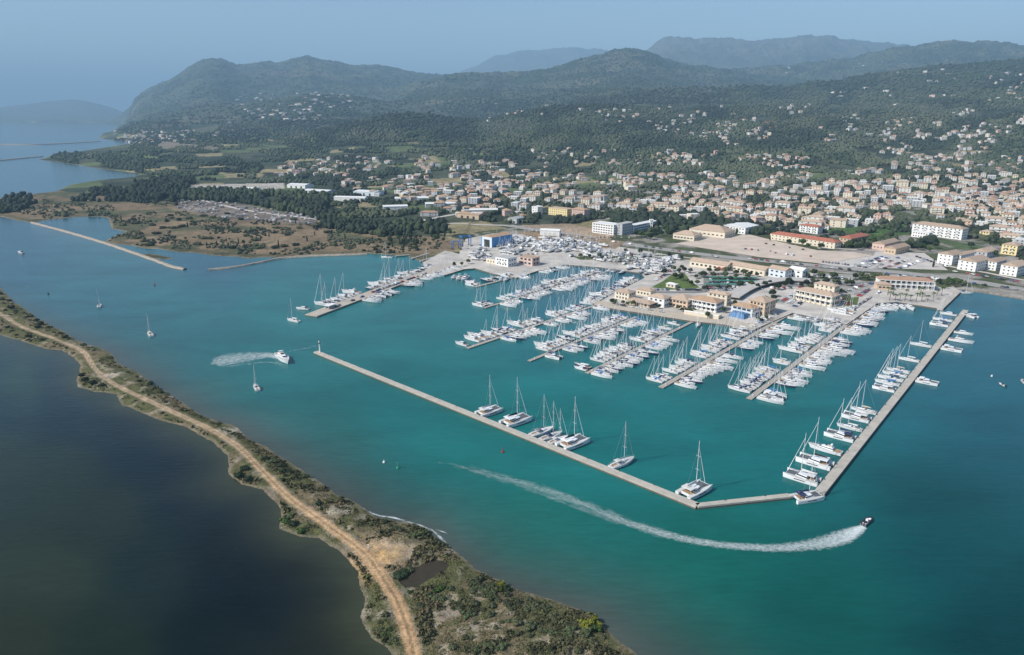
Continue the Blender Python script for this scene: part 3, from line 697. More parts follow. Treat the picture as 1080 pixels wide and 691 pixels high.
# rubble causeways
ROCK = mat('rubble_stone', (0.33, 0.285, 0.235), 0.95, 0.35, 0.5, 0.1)
def causeway(pts, w, label, cz=1.2):
    line = smooth_line([xy(p) for p in pts], 6); q = [Vector((x, y, 0)) for x, y in line]; rs = []
    random.seed(int(pts[0][0] * 10))
    for i, p in enumerate(q):
        d = (q[min(i+1, len(q)-1)] - q[max(i-1, 0)]).normalized(); nn = Vector((-d.y, d.x, 0)); j = lambda s: random.uniform(-s, s)
        c = [(w/2 + 1.6 + j(.7), -.8), (w/2 + j(.4), cz + j(.2)), (0, cz + .25 + j(.1)), (-w/2 + j(.4), cz + j(.2)), (-w/2 - 1.6 + j(.7), -.8)]
        rs.append([(p.x + nn.x*a, p.y + nn.y*a, z) for a, z in c])
    tag(MB().rings(rs, 0, False, False).build('causeway', ROCK), label, 'causeway', 'rubble stone causeways')
causeway([(34,235),(75,246),(115,258),(160,273.5),(180,281),(195,284.3)], 3.2, 'straight pale stone causeway crossing the channel from the left')
causeway([(218.7,285),(250,281.5),(275,277),(296,272.8),(330,270.3),(387,268.3)], 3.0, 'curved stone causeway below the dry heath')
causeway([(-40,152.7),(0,152.6),(50,152.2),(104,149.2)], 26, 'dark low causeway far across the left bay, farther one', 2.5)
causeway([(-40,171.5),(0,169.3),(20,167.4),(44,165.2)], 10, 'thin dark causeway across the left bay, nearer one', 2.0)
for k, (a, b_) in enumerate([((434,272.5),(452,267)), ((443,275.2),(461,269.8)), ((417,270),(432,268.5))]):
    slab('boat_lift_jetty', a, b_, 2.2, 1.3, .8, ['upper', 'lower', 'leftmost'][k] + ' grey jetty of the three by the boat lift basin', 'jetty', 'jetties by the boat lift', (CONC, CONCD))

# ============================================================ boats (local: bow +x, waterline z=0)
GEL = mat('white_gelcoat', (0.74, 0.75, 0.76), 0.25, spec=.5, rand=.08)
GREYG = mat('grey_gelcoat', (0.42, 0.45, 0.48), 0.3, spec=.5)
NAVYG = mat('navy_gelcoat', (0.03, 0.05, 0.11), 0.2, spec=.5)
DECKM = mat('boat_deck', (0.52, 0.515, 0.49), 0.6, rand=.2)
TEAK = mat('teak', (0.33, 0.22, 0.13), 0.7)
BGL = mat('boat_glass', (0.02, 0.025, 0.03), 0.12, spec=.6)
ALU = mat('mast_aluminium', (0.62, 0.63, 0.64), 0.35, spec=.5)
WIRE = mat('rigging_wire', (0.45, 0.46, 0.47), 0.4)
ANTI = mat('antifouling', (0.05, 0.08, 0.16), 0.8); ANTIR = mat('antifouling_red', (0.24, 0.04, 0.03), 0.8)
CV = {'navy': mat('navy_canvas', (0.025, 0.04, 0.10), 0.9), 'white': mat('white_canvas', (0.58, 0.58, 0.56), 0.9), 'grey': mat('grey_canvas', (0.22, 0.23, 0.25), 0.9),
      'blue': mat('blue_canvas', (0.05, 0.16, 0.38), 0.9), 'sand': mat('sand_canvas', (0.50, 0.42, 0.30), 0.9), 'black': mat('black_canvas', (0.02, 0.02, 0.022), 0.9), 'green': mat('green_canvas', (0.02, 0.13, 0.09), 0.9)}
def hull_rings(L, B, fb, draft=.35, full=.45, n=11, yoff=0.0, rake=0.05):
    rs = []
    for i in range(n):
        t = i / (n - 1); x = -L/2 + t * L
        w = B/2 * (0.80 + 0.20 * math.sin(min(1, t / .45) * math.pi/2)) if t < .45 else B/2 * max(0.015, (1 - ((t - .45) / .55) ** 2.1)) ** 0.8
        z = fb * (1 + 0.28 * t * t); rx = x + rake * L * (t ** 3)
        xb = x - rake * L * (t ** 3) * .3
        rs.append([(rx, yoff + w, z), (xb*.99 + rx*.01, yoff + w*.86, fb*.15), (xb, yoff + w*.45, -draft), (xb, yoff - w*.45, -draft), (xb*.99 + rx*.01, yoff - w*.86, fb*.15), (rx, yoff - w, z)])
    return rs
def deck_poly(rs, inset=.06, dz=.012):
    """a deck sheet following the sheer of hull rings"""
    out = []
    for r in rs:
        a, b_ = Vector(r[0]), Vector(r[-1]); c = (a + b_) / 2
        out.append([tuple(c + (a - c) * (1 - inset) + Vector((0, 0, dz))), tuple(c + (b_ - c) * (1 - inset) + Vector((0, 0, dz)))])
    return out
def sloop(L, cover, hullm=GEL, tag_='', jib='white', dry=False):
    B = L * .31; fb = L * .095
    t = empty('sailing_yacht', (0, 0, 0), 0, 'x', 'sailing yacht', 'sailing yachts berthed in the marina')
    rs = hull_rings(L, B, fb)
    h = MB().rings(rs, 0, True, True); h.build('hull', [hullm], t)
    MB().rings(deck_poly(rs, .02, .02), 0, False, False).build('deck', DECKM, t)
    z = fb * 1.08
    c = MB(); c.frus((-L*.02, L*.26, B*.30, B*.12, z*.96), (0, L*.22, B*.25, B*.07, z + .42)); c.build('cabin', GEL, t, )
    w = MB()
    for s in (-1, 1):
        for k in range(3):
            x0 = L*(.015 + k*.065); y0 = B*(.283 - k*.045)
            w.add([(x0, s*(y0), z + .10), (x0 + L*.05, s*(y0 - B*.033), z + .12), (x0 + L*.05, s*(y0 - B*.045), z + .30), (x0, s*(y0 - B*.012), z + .30)], [(0,1,2,3)])
    w.build('window', BGL, t.children[-1])
    ck = MB(); ck.box(-L*.44, -L*.05, -B*.20, B*.20, fb*1.01+.02, fb*1.01 + .035); ck.build('cockpit', TEAK, t)
    be = MB(); be.box(-L*.42, -L*.06, B*.20, B*.30, fb*1.0, fb + .28); be.box(-L*.42, -L*.06, -B*.30, -B*.20, fb*1.0, fb + .28); be.build('bench', GEL, t)
    sh = MB(); sh.frus((-L*.07, L*.01, B*.28, B*.27, z + .25), (-L*.06, -L*.025, B*.22, B*.2, z + .95)); sh.build('sprayhood', CV[cover], t)
    if tag_ != 'nobimini':
        bm = MB(); bm.frus((-L*.30, -L*.12, B*.28, B*.28, z + 1.55), (-L*.295, -L*.125, B*.24, B*.24, z + 1.68))
        for s in (-1, 1):
            for xx in (-.29, -.13): bm.tube((L*xx, s*B*.27, fb), (L*xx, s*B*.27, z + 1.56), .03, n=4)
        bm.build('bimini', CV[cover], t)
    mh = L * 1.32
    m = MB().tube((L*.09, 0, z + .35), (L*.085, 0, mh + z), .13, .085, 6); m.build('mast', ALU, t)
    sp_ = MB()
    for f in (.36, .66): sp_.tube((L*.085, -B*.26*(1.25 - f), z + mh*f), (L*.085, B*.26*(1.25 - f), z + mh*f), .045, n=4)
    sp_.build('spreader', ALU, t.children[-1])
    bo = MB().tube((L*.085, 0, z + 1.35), (-L*.27, 0, z + 1.55), .09, n=5); bo.build('boom', ALU, t)
    sc = MB(); sc.rings([[(L*.07, 0, z+1.95), (L*.07, .17, z+1.5), (L*.07, -.17, z+1.5)], [(-L*.1, 0, z+1.98), (-L*.1, .2, z+1.55), (-L*.1, -.2, z+1.55)], [(-L*.26, 0, z+1.80), (-L*.26, .1, z+1.62), (-L*.26, -.1, z+1.62)]])
    sc.build('sail_cover', CV[cover], t.children[-1])
    MB().tube((L*.50, 0, fb*1.28 + .3), (L*.10, 0, z + mh*.96), .10, .05, 4).build('furled_jib', CV[jib] if jib != 'white' else WHT, t)
    rg = MB(); rg.tube((-L*.49, 0, fb), (L*.085, 0, mh + z - .1), .02, n=3)
    for s in (-1, 1):
        rg.tube((L*.07, s*B*.42, fb*1.1), (L*.085, s*B*.16, z + mh*.66), .02, n=3); rg.tube((L*.085, s*B*.16, z + mh*.66), (L*.085, 0, mh + z - .3), .02, n=3)
    rg.build('rigging', WIRE, t)
    rl = MB()
    for s in (0, -1):
        for i in range(len(rs) - 1):
            a = Vector(rs[i][s]); b_ = Vector(rs[i+1][s]); rl.tube(a + Vector((0, 0, .55)), b_ + Vector((0, 0, .55)), .018, n=3, cap=False)
            if i % 2 == 0: rl.tube(a, a + Vector((0, 0, .55)), .02, n=3, cap=False)
    rl.build('guard_rail', ALU, t)
    t['L'] = L; t['B'] = B; return t
def motor(L, fly=True, hullm=GEL, canopy='white'):
    B = L * .31; fb = L * .115
    t = empty('motor_yacht', (0, 0, 0), 0, 'x', 'motor yacht', 'motor yachts berthed in the marina')
    rs = hull_rings(L, B, fb, rake=.07); MB().rings(rs).build('hull', [hullm], t)
    MB().rings(deck_poly(rs, .03, .02), 0, False, False).build('deck', DECKM, t)
    MB().box(-L*.46, -L*.24, -B*.34, B*.34, fb*1.01 + .03, fb*1.01 + .05).build('cockpit', TEAK, t)
    z = fb * 1.02
    c = MB(); c.frus((-L*.24, L*.30, B*.37, B*.12, z), (-L*.24, L*.24, B*.35, B*.13, z + .5)); c.frus((-L*.235, L*.15, B*.325, B*.20, z + .95), (-L*.225, L*.08, B*.33, B*.21, z + 1.25)); c.build('cabin', GEL, t)
    g = MB(); g.frus((-L*.23, L*.225, B*.335, B*.125, z + .502), (-L*.225, L*.13, B*.315, B*.19, z + .948)); g.build('window', BGL, t.children[-1])
    if fly:
        f = MB(); f.frus((-L*.20, L*.04, B*.29, B*.22, z + 1.253), (-L*.20, L*.02, B*.29, B*.20, z + 1.62)); f.build('flybridge', GEL, t)
        MB().frus((-L*.01, L*.03, B*.2, B*.17, z + 1.623), (-L*.02, L*.0, B*.19, B*.16, z + 1.95)).build('windscreen', BGL, t.children[-1])
        MB().box(-L*.17, -L*.05, -B*.2, B*.2, z + 1.623, z + 1.66).build('seat', CV['sand'], t.children[-2])
        a = MB()
        for s in (-1, 1): a.tube((-L*.20, s*B*.27, z + 1.5), (-L*.16, s*B*.2, z + 2.6), .07, n=4)
        a.box(-L*.19, -L*.13, -B*.22, B*.22, z + 2.6, z + 2.7); a.build('radar_arch', GEL, t)
    else:
        MB().frus((-L*.36, -L*.2, B*.3, B*.3, z + 1.35), (-L*.35, -L*.21, B*.27, B*.27, z + 1.48)).build('canopy', CV[canopy], t)
    MB().box(L*.02, L*.18, -B*.12, B*.12, z + .503, z + .51).build('sun_pad', CV['sand'] if fly else CV['grey'], t) if False else None
    MB().box(-L*.56, -L*.495, -B*.34, B*.34, .25, .38).build('swim_platform', TEAK, t)
    rl = MB()
    for s in (0, -1):
        for i in range(4, len(rs) - 1): rl.tube(Vector(rs[i][s]) + Vector((0, 0, .6)), Vector(rs[i+1][s]) + Vector((0, 0, .6)), .022, n=3, cap=False)
    rl.build('guard_rail', ALU, t)
    t['L'] = L * 1.05; t['B'] = B; return t
def cata(L, cover, sail=True, bim='white'):
    B = L * .52; fb = L * .12
    t = empty('catamaran', (0, 0, 0), 0, 'x', 'catamaran', 'catamarans berthed in the marina')
    for s in (-1, 1):
        rs = hull_rings(L, L*.135, fb, .3, yoff=s*(B/2 - L*.068), rake=.01); o = MB().rings(rs).build('hull', GEL, t)
        MB().rings(deck_poly(rs, .03, .02), 0, False, False).build('deck', DECKM, o)
        w = MB(); yy = s*(B/2 - L*.068 + L*.0655)
        w.box(-L*.16, L*.16, min(yy, yy+s*.02), max(yy, yy+s*.02), fb*.58, fb*.78); w.build('window', BGL, o)
    MB().box(-L*.40, L*.18, -B/2 + L*.13, B/2 - L*.13, fb*.55, fb*1.02).build('bridge_deck', GEL, t)
    MB().box(L*.18, L*.44, -B/2 + L*.125, B/2 - L*.125, fb*1.1, fb*1.1 + .03).build('trampoline', mat('trampoline_net', (.10,.11,.12), .9), t)
    MB().tube((L*.44, -B/2 + L*.07, fb*1.12), (L*.44, B/2 - L*.07, fb*1.12), .1, n=6).build('crossbeam', ALU, t)
    z = fb * 1.02
    c = MB(); c.frus((-L*.18, L*.17, B*.36, B*.24, z), (-L*.18, L*.16, B*.355, B*.235, z + .45)); c.frus((-L*.18, L*.10, B*.34, B*.22, z + 1.0), (-L*.18, L*.07, B*.33, B*.20, z + 1.22)); c.build('cabin', GEL, t)
    MB().frus((-L*.178, L*.155, B*.345, B*.225, z + .453), (-L*.178, L*.10, B*.335, B*.215, z + .998)).build('window', BGL, t.children[-1])
    MB().box(-L*.37, -L*.185, -B*.27, B*.27, z + .003, z + .03).build('cockpit', TEAK, t)
    b2 = MB(); b2.frus((-L*.38, -L*.14, B*.31, B*.31, z + 1.65), (-L*.375, -L*.145, B*.30, B*.30, z + 1.8))
    for s in (-1, 1): b2.tube((-L*.36, s*B*.28, z), (-L*.36, s*B*.28, z + 1.66), .05, n=4)
    b2.build('bimini', CV[bim] if bim != 'gel' else GEL, t)
    if sail:
        mh = L * 1.38
        MB().tube((L*.05, 0, z + 1.1), (L*.045, 0, mh + z), .15, .10, 6).build('mast', ALU, t); mst = t.children[-1]
        sp_ = MB()
        for f in (.40, .68): sp_.tube((L*.047, -B*.13, z + mh*f), (L*.047, B*.13, z + mh*f), .05, n=4)
        sp_.build('spreader', ALU, mst)
        MB().tube((L*.045, 0, z + 2.0), (-L*.34, 0, z + 2.3), .12, n=5).build('boom', ALU, t); bo = t.children[-1]
        MB().rings([[(L*.03, 0, z+3.0), (L*.03, .22, z+2.2), (L*.03, -.22, z+2.2)], [(-L*.33, 0, z+2.75), (-L*.33, .16, z+2.4), (-L*.33, -.16, z+2.4)]]).build('sail_cover', CV[cover], bo)
        MB().tube((L*.44, 0, fb*1.25), (L*.05, 0, z + mh*.88), .12, .06, 4).build('furled_jib', WHT, t)
        rg = MB()
        for s in (-1, 1): rg.tube((-L*.02, s*B*.46, fb*1.0), (L*.047, 0, z + mh*.86), .022, n=3)
        rg.build('rigging', WIRE, t)
    t['L'] = L; t['B'] = B; return t
SLOOPS = [(sloop(13.2, 'navy'), 'white sloop with navy canvas'), (sloop(12.0, 'white'), 'white sloop with white canvas'), (sloop(14.2, 'grey'), 'long white sloop with grey canvas'),
          (sloop(12.6, 'blue'), 'white sloop with bright blue canvas'), (sloop(11.2, 'sand', tag_='nobimini'), 'small white sloop with sand canvas'), (sloop(13.6, 'navy', NAVYG), 'navy-hulled sloop with navy canvas'),
          (sloop(13.0, 'white', jib='grey'), 'white sloop with grey furled jib'), (sloop(10.4, 'grey', tag_='nobimini'), 'small white sloop with grey sprayhood')]
MOTORS = [(motor(15.5), 'white flybridge motor yacht'), (motor(11.5, False, canopy='navy'), 'small motor cruiser with navy canopy'), (motor(18.5), 'large white motor yacht'), (motor(13.0, False, NAVYG, 'white'), 'navy-hulled motor cruiser')]
CATS = [(cata(13.2, 'white'), 'white catamaran with white sail cover'), (cata(13.8, 'black', bim='gel'), 'white catamaran with black sail cover'), (cata(12.4, 'navy', bim='navy'), 'white catamaran with navy bimini'), (cata(13.0, 'white', sail=False, bim='gel'), 'mastless white power catamaran')]
USED = set()
def place(pr, x, y, rz, label, group, z=0.0, sc=None):
    p, d = pr
    if p.name in USED or z > 0: return dup(p, (x, y, z), rz, label, group, sc)
    USED.add(p.name); p.location = (x, y, z); p.rotation_euler.z = rz; p['label'] = label; p['group'] = group
    if sc: p.scale = sc
    return p
brng = random.Random(5)
PN = {'p0': 'broad left pier', 'p1': 'short back pontoon', 'p2': 'second-from-back pontoon', 'p3': 'third-from-back pontoon', 'p4': 'fourth-from-back pontoon', 'p5': 'fifth-from-back pontoon',
      'p6': 'sixth-from-back pontoon', 'p7': 'seventh-from-back pontoon', 'b1': 'long breakwater', 'b3': 'right breakwater arm'}
def pick(mix):
    r = brng.random(); a = 0
    for k, w in mix:
        a += w
        if r <= a: return brng.choice({'s': SLOOPS, 'm': MOTORS, 'c': CATS, 'S': SLOOPS[:4], 'M': MOTORS[:3]}[k])
    return brng.choice(SLOOPS)
def berth_row(key, side, spans, gap=.9):
    """side +1 = left of the outward-to-shore direction; spans: (t0, t1, mix, fill) in metres along the pier; None = one fixed kind"""
    A, d, L, w = PIERS[key]; nrm = Vector((-d.y, d.x, 0)) * side; rz = math.atan2(nrm.y, nrm.x)
    sn = 'left' if side > 0 else 'right'; idx = 0
    for t0, t1, mix, fill in spans:
        s = t0 * L
        while s < t1 * L:
            pr = pick(mix); B = pr[0]['B']; k = brng.uniform(.80, 1.12)
            if s + B*k > t1 * L + 1.5: break
            if brng.random() < fill * .94:
                idx += 1; x = A + d * (s + B*k/2) + nrm * (w/2 + .9 + pr[0]['L']*k/2 + brng.uniform(-.2, .7))
                place(pr, x.x, x.y, rz + brng.uniform(-.035, .035), ('%s, %s from left at %s' % (pr[1], ordn(idx), PN[key])) if key == 'q' else '%s, %s from outer end, %s of %s' % (pr[1], ordn(idx), sn, PN[key]), 'boats along the ' + PN[key], 0, (k, k, k * brng.uniform(.93, 1.06)))
            s += B*k + brng.uniform(gap*.5, gap*1.9)
SM = [('s', .76), ('m', .22), ('c', .02)]; SS = [('s', .95), ('m', .05)]; MM = [('m', .93), ('s', .07)]; SMM = [('s', .5), ('m', .48), ('c', .02)]; CC = [('c', 1)]
berth_row('p0', 1, [(.12,.36,[('m',.6),('s',.2),('c',.2)],.95), (.42,.92,[('m',.6),('s',.4)],.9)], 1.0)
berth_row('p0', -1, [(.25,.44,[('m',.9),('c',.1)],.95), (.52,.62,[('m',1)],1), (.66,.93,[('m',.7),('s',.3)],.9)], 1.0)
berth_row('p1', 1, [(.0,.22,[('M',1)],1), (.36,.95,[('m',.8),('s',.2)],.8)])
berth_row('p1', -1, [(.86,1.0,[('s',1)],1)])
berth_row('p2', 1, [(.0,.08,SS,1), (.15,.93,SM,.95)]); berth_row('p2', -1, [(.08,.40,SM,.95), (.45,.86,SM,.95)])
berth_row('p3', 1, [(.01,.05,[('M',1)],1), (.09,.16,[('M',1)],1), (.17,.36,SM,.95), (.40,.62,SM,.95), (.66,.94,SM,.85)]); berth_row('p3', -1, [(.20,.42,SMM,.95), (.52,.86,SM,.92), (.9,.98,SM,.8)])
berth_row('p4', 1, [(.17,.97,SM,.97)]); berth_row('p4', -1, [(.10,.17,[('c',1)],1), (.24,.34,SM,1), (.42,.93,SMM,.92)])
berth_row('p5', 1, [(.02,.46,SM,.97), (.52,.80,SMM,.93), (.88,.92,[('m',1)],1)]); berth_row('p5', -1, [(.0,.60,SM,.97), (.62,.66,SS,1)])
berth_row('p6', 1, [(.03,.24,SS,.97), (.30,.34,SS,1), (.37,.50,SM,1), (.54,.66,SM,1), (.70,.92,[('m',.6),('s',.4)],.95)]); berth_row('p6', -1, [(.02,.30,SM,1), (.31,.42,SM,.7), (.46,.56,SM,1), (.60,.80,MM,.9), (.9,.94,[('m',1)],1)])
berth_row('p7', 1, [(.03,.22,SS,.97), (.26,.30,SS,1), (.35,.56,SM,.97), (.60,.74,SS,1), (.80,.93,SMM,.6)]); berth_row('p7', -1, [(.01,.08,SM,1), (.12,.24,SM,1), (.27,.56,SMM,.97), (.57,.98,MM,.97)])
# boats against the basin quays
def quay_row(a, b_, side, mix, label, fill=.95, t0=0.02, t1=.98):
    A = G(a[0], a[1], 1.2); B = G(b_[0], b_[1], 1.2); A.z = B.z = 0
    PIERS['q'] = (A, (B - A).normalized(), (B - A).length, 1.0); PN['q'] = label; berth_row('q', side, [(t0, t1, mix, fill)])
quay_row((626,321.5), (658,304), 1, SM, 'yellow house quay')
quay_row((658,304), (680,293), 1, [('m',.6),('s',.4)], 'lawn quay')
quay_row((639,283), (676,288), -1, [('s',.7),('m',.3)], 'boatyard quay', .35)
quay_row((566,286), (592,279.5), -1, [('s',1)], 'plaza quay', .5)
quay_row((470,290), (545,293), -1, [('m',.8),('s',.2)], 'white office shore', .6)
quay_row((836,330), (880,339), -1, [('m',.8),('s',.2)], 'columned house quay', .5)
quay_row((925,320), (960,321), -1, [('m',.9),('s',.1)], 'restaurant quay', .95)
quay_row((729,338.5), (766,342.5), -1, [('s',1)], 'white house quay', .3)
del PN['q']
# single boats, at berth or at anchor
def lone(pr, px, py, rz, label, group='boats at anchor in the bay', k=1.0):
    g = G(px, py); return place(pr, g.x, g.y, rz, label, group, 0.0, (k, k, k))
def stern_to(key, t, side, pr, label, k=1.0, off=1.0):
    A, d, L, w = PIERS[key]; nrm = Vector((-d.y, d.x, 0)) * side; x = A + d*(t*L) + nrm*(w/2 + off + pr[0]['L']*k/2)
    return place(pr, x.x, x.y, math.atan2(nrm.y, nrm.x) - (.14 if key == 'b1' else 0), label, 'boats along the ' + PN[key], 0, (k, k, k))
def tpos(key, px, py):
    A, d, L, w = PIERS[key]; g = G(px, py); return (Vector((g.x, g.y, 0)) - Vector((A.x, A.y, 0))).dot(d) / L
C0, C1, C2, C3 = CATS
for px, py, pr, k, lb in [
  (520,434,C0,1.0,'white catamaran with white sail cover, leftmost boat on long breakwater'), (550,443,C1,1.1,'white catamaran with black sail cover, second on long breakwater'),
  (576,455,SLOOPS[2],.95,'long sloop with grey canvas, left end of the four-boat cluster on long breakwater'), (587,459,(SLOOPS[0]),.95,'sloop with navy canvas beside grey-canvas sloop on long breakwater'), (594,463,SLOOPS[1],.92,'sloop with white canvas, third of the long breakwater cluster'),
  (606,468,C1,1.1,'white catamaran with black sail cover closing the long breakwater cluster'), (658,489,SLOOPS[6],1.05,'lone white sloop with grey furled jib near long breakwater middle'),
  (737,516,C0,1.1,'big white catamaran alone at the marina corner of long breakwater')]:
    stern_to('b1', tpos('b1', px, py), 1, pr, lb, k * 1.1, .6)
RB = [(842,506,C0,1.12,'white catamaran nearest the corner inside right breakwater'), (854,489,C1,1.12,'second white catamaran from corner inside right breakwater, black sail cover'),
  (870,477,MOTORS[0],.95,'white flybridge motor yacht between catamarans on right breakwater'), (880,461,C2,1.12,'white catamaran with navy bimini in middle of right breakwater row'),
  (891,452,SLOOPS[1],1.,'white sloop beside navy-bimini catamaran on right breakwater'), (899,441.5,C0,1.05,'white catamaran with tan fittings farther up right breakwater'), (906,434,SLOOPS[4],1.15,'white sloop with sand canvas behind catamaran row on right breakwater'),
  (931,411,C0,.9,'white catamaran leading the small upper group on right breakwater'), (936,405.5,SLOOPS[3],1.05,'bright blue canvas sloop first in upper group of right breakwater'), (940,401,SLOOPS[0],1.05,'navy canvas sloop second in upper group of right breakwater'),
  (944,396.5,SLOOPS[3],1.05,'bright blue canvas sloop third in upper group of right breakwater'), (947,392.5,SLOOPS[4],1.15,'sand canvas sloop at far end of upper group on right breakwater'),
  (960,381,SLOOPS[1],1.,'white sloop alone near the upper half of right breakwater'), (971,365,SLOOPS[6],1.,'white sloop with grey jib alone by upper right breakwater'),
  (991,343,C2,1.,'white catamaran with navy bimini near the far end inside right breakwater'), (994,338,SLOOPS[3],1.05,'bright blue canvas sloop near far end of right breakwater'), (1000,332,MOTORS[1],1.,'small motor cruiser at far inner end of right breakwater')]
for px, py, pr, k, lb in RB: stern_to('b3', tpos('b3', px + 12, py + 2), 1, pr, lb, k, .8)
for px, py, pr, k, lb in [(970,402,C3,.9,'mastless power catamaran alone outside right breakwater'), (997,368,C3,.95,'power catamaran, nearest of three outside upper right breakwater'), (1004,359,MOTORS[0],.95,'flybridge motor yacht, middle of three outside upper right breakwater'), (1009,351,MOTORS[1],1.,'small cruiser, farthest of three outside upper right breakwater')]:
    stern_to('b3', tpos('b3', px - 8, py - 1), -1, pr, lb, k, .6)
lone(C3, 1023, 334, 1.9, 'mastless power catamaran at the free tip of right breakwater', k=.9)
lone((SLOOPS[0]), 1017, 309.5, -.35, 'sloop with navy canvas moored by the restaurant pier')
lone(C2, 851, 526.5, .25, 'white catamaran with navy bimini outside the marina corner', k=1.05)
lone(MOTORS[1], 22, 267, 2.6, 'small motor cruiser far up the left channel')
lone(SLOOPS[7], 105, 323.5, 2.0, 'small white sloop anchored alone in left channel, the farther one')
lone(SLOOPS[4], 158.5, 353.5, 2.2, 'small white sloop anchored in left channel, middle one', k=1.05)
lone(SLOOPS[7], 270.5, 410, 2.1, 'small white sloop anchored nearest the sand spit')
lone(SLOOPS[6], 309.5, 339, 2.6, 'white sloop afloat just off the broad left pier')
lone(MOTORS[1], 319.5, 326.5, 2.9, 'small motor cruiser at the tip of the broad left pier')
lone(MOTORS[2], 298.5, 379.5, -.98, 'large white motor yacht turning with foam behind it', 'boats under way', 1.12)
lone(SLOOPS[2], 342, 322, 2.75, 'long white sloop with very tall mast at the broad left pier tip', 'boats along the broad left pier', 1.35)
lone(SLOOPS[0], 408, 272, 2.9, 'sloop with navy canvas by the boat lift jetties')
# rigid inflatables
def rib(px, py, rz, label, k=1.0, dark=True):
    g = G(px, py); t = empty('speedboat', (g.x, g.y, 0), rz, label, 'speedboat'); RB_ = mat('black_tube', (.025,.025,.03), .5) if dark else mat('grey_tube', (.4,.41,.42), .5)
    L, B = 8*k, 2.9*k; m = MB()
    for s in (-1, 1):
        m.tube((-L/2, s*B*.4, .45), (L*.22, s*B*.4, .5), .34*k, n=8); m.tube((L*.22, s*B*.4, .5), (L*.48, s*B*.05, .72), .34*k, .24*k, 8)
    m.build('tube', RB_, t)
    MB().frus((-L*.5, L*.40, B*.34, B*.05, -.1), (-L*.5, L*.42, B*.36, B*.06, .42)).build('hull', GEL, t)
    MB().box(-L*.08, L*.06, -.45*k, .45*k, .43, 1.35).build('console', GEL if dark else BOLL, t)
    MB().box(-L*.3, -L*.14, -.5*k, .5*k, .43, .95).build('seat', RB_, t)
    for s in (-1, 1): MB().box(-L*.56, -L*.48, s*.45*k - .22, s*.45*k + .22, .1, 1.2).build('outboard_motor', BOLL, t)
    MB().box(L*.2, L*.34, -.5*k, .5*k, .43, .55).build('bow_cushion', WHT, t)
    return t
rib(914.5, 550.5, .72, 'black inflatable speedboat with white wake outside the marina')
rib(1057, 406.5, 1.6, 'small pale dinghy drifting on the open water to the right', .7, False)
rib(1079.5, 403, 1.2, 'small pale boat at the right edge of the photo', .9, False)
# buoys
def buoy(px, py, c, label, r=.8, h=2.2):
    g = G(px, py); t = empty('buoy', (g.x, g.y, 0), 0, label, 'buoy', 'channel buoys'); m = mat('buoy_' + c[0], c[1], .5)
    MB().tube((0,0,-.3), (0,0,.5), r, r, 10).build('float', m, t); MB().tube((0,0,.503), (0,0,h), r*.5, r*.14, 8).build('tower', m, t); MB().tube((0,0,h), (0,0,h+.45), r*.35, r*.3, 8).build('top_mark', m, t)
GRN = ('green', (.04,.30,.20)); REDB = ('red', (.30,.05,.04)); DKB = ('dark', (.03,.035,.04)); WB = ('white', (.75,.75,.75))
buoy(530, 477, REDB, 'dull red buoy outside the long breakwater', .7, 1.8); buoy(419.5, 494, GRN, 'tall green channel buoy off the sand spit', .75, 2.4); buoy(405, 488, WB, 'small pale buoy left of the green buoy', .6, .9)
buoy(163, 301, REDB, 'dark red buoy in the far left channel', 1.0, 2.4); buoy(51, 310.5, DKB, 'dark buoy near the sand spit tip', .9, 2.2); buoy(1046, 397, WB, 'tiny pale buoy on the open water to the right', .6, .8)

# ============================================================ foam: wakes and surf
def foam_mat(name, lo, hi, sc, stretch=3.0, streak=True):
    m = bpy.data.materials.new(name); m.use_nodes = True; n = m.node_tree; b = n.nodes['Principled BSDF']
    b.inputs['Base Color'].default_value = (.74, .80, .79, 1); b.inputs['Roughness'].default_value = .8
    at = n.nodes.new('ShaderNodeAttribute'); at.attribute_name = 'cover'
    sx_ = n.nodes.new('ShaderNodeSeparateColor'); n.links.new(at.outputs['Color'], sx_.inputs[0])
    cx = n.nodes.new('ShaderNodeCombineXYZ')
    a = n.nodes.new('ShaderNodeMath'); a.operation = 'MULTIPLY'; a.inputs[1].default_value = 1.0 / stretch; n.links.new(sx_.outputs['Green'], a.inputs[0])
    n.links.new(a.outputs[0], cx.inputs[0]); n.links.new(sx_.outputs['Blue'], cx.inputs[1])
    nz = n.nodes.new('ShaderNodeTexNoise'); nz.inputs['Scale'].default_value = sc; nz.inputs['Detail'].default_value = 7; nz.inputs['Roughness'].default_value = .7; nz.inputs['Distortion'].default_value = .5
    n.links.new(cx.outputs[0], nz.inputs['Vector'])
    ad = n.nodes.new('ShaderNodeMath'); ad.operation = 'ADD'; n.links.new(nz.outputs['Fac'], ad.inputs[0]); n.links.new(sx_.outputs['Red'], ad.inputs[1])
    mr = n.nodes.new('ShaderNodeMapRange'); mr.inputs['From Min'].default_value = lo; mr.inputs['From Max'].default_value = hi; n.links.new(ad.outputs[0], mr.inputs['Value'])
    n.links.new(mr.outputs[0], b.inputs['Alpha']); return m
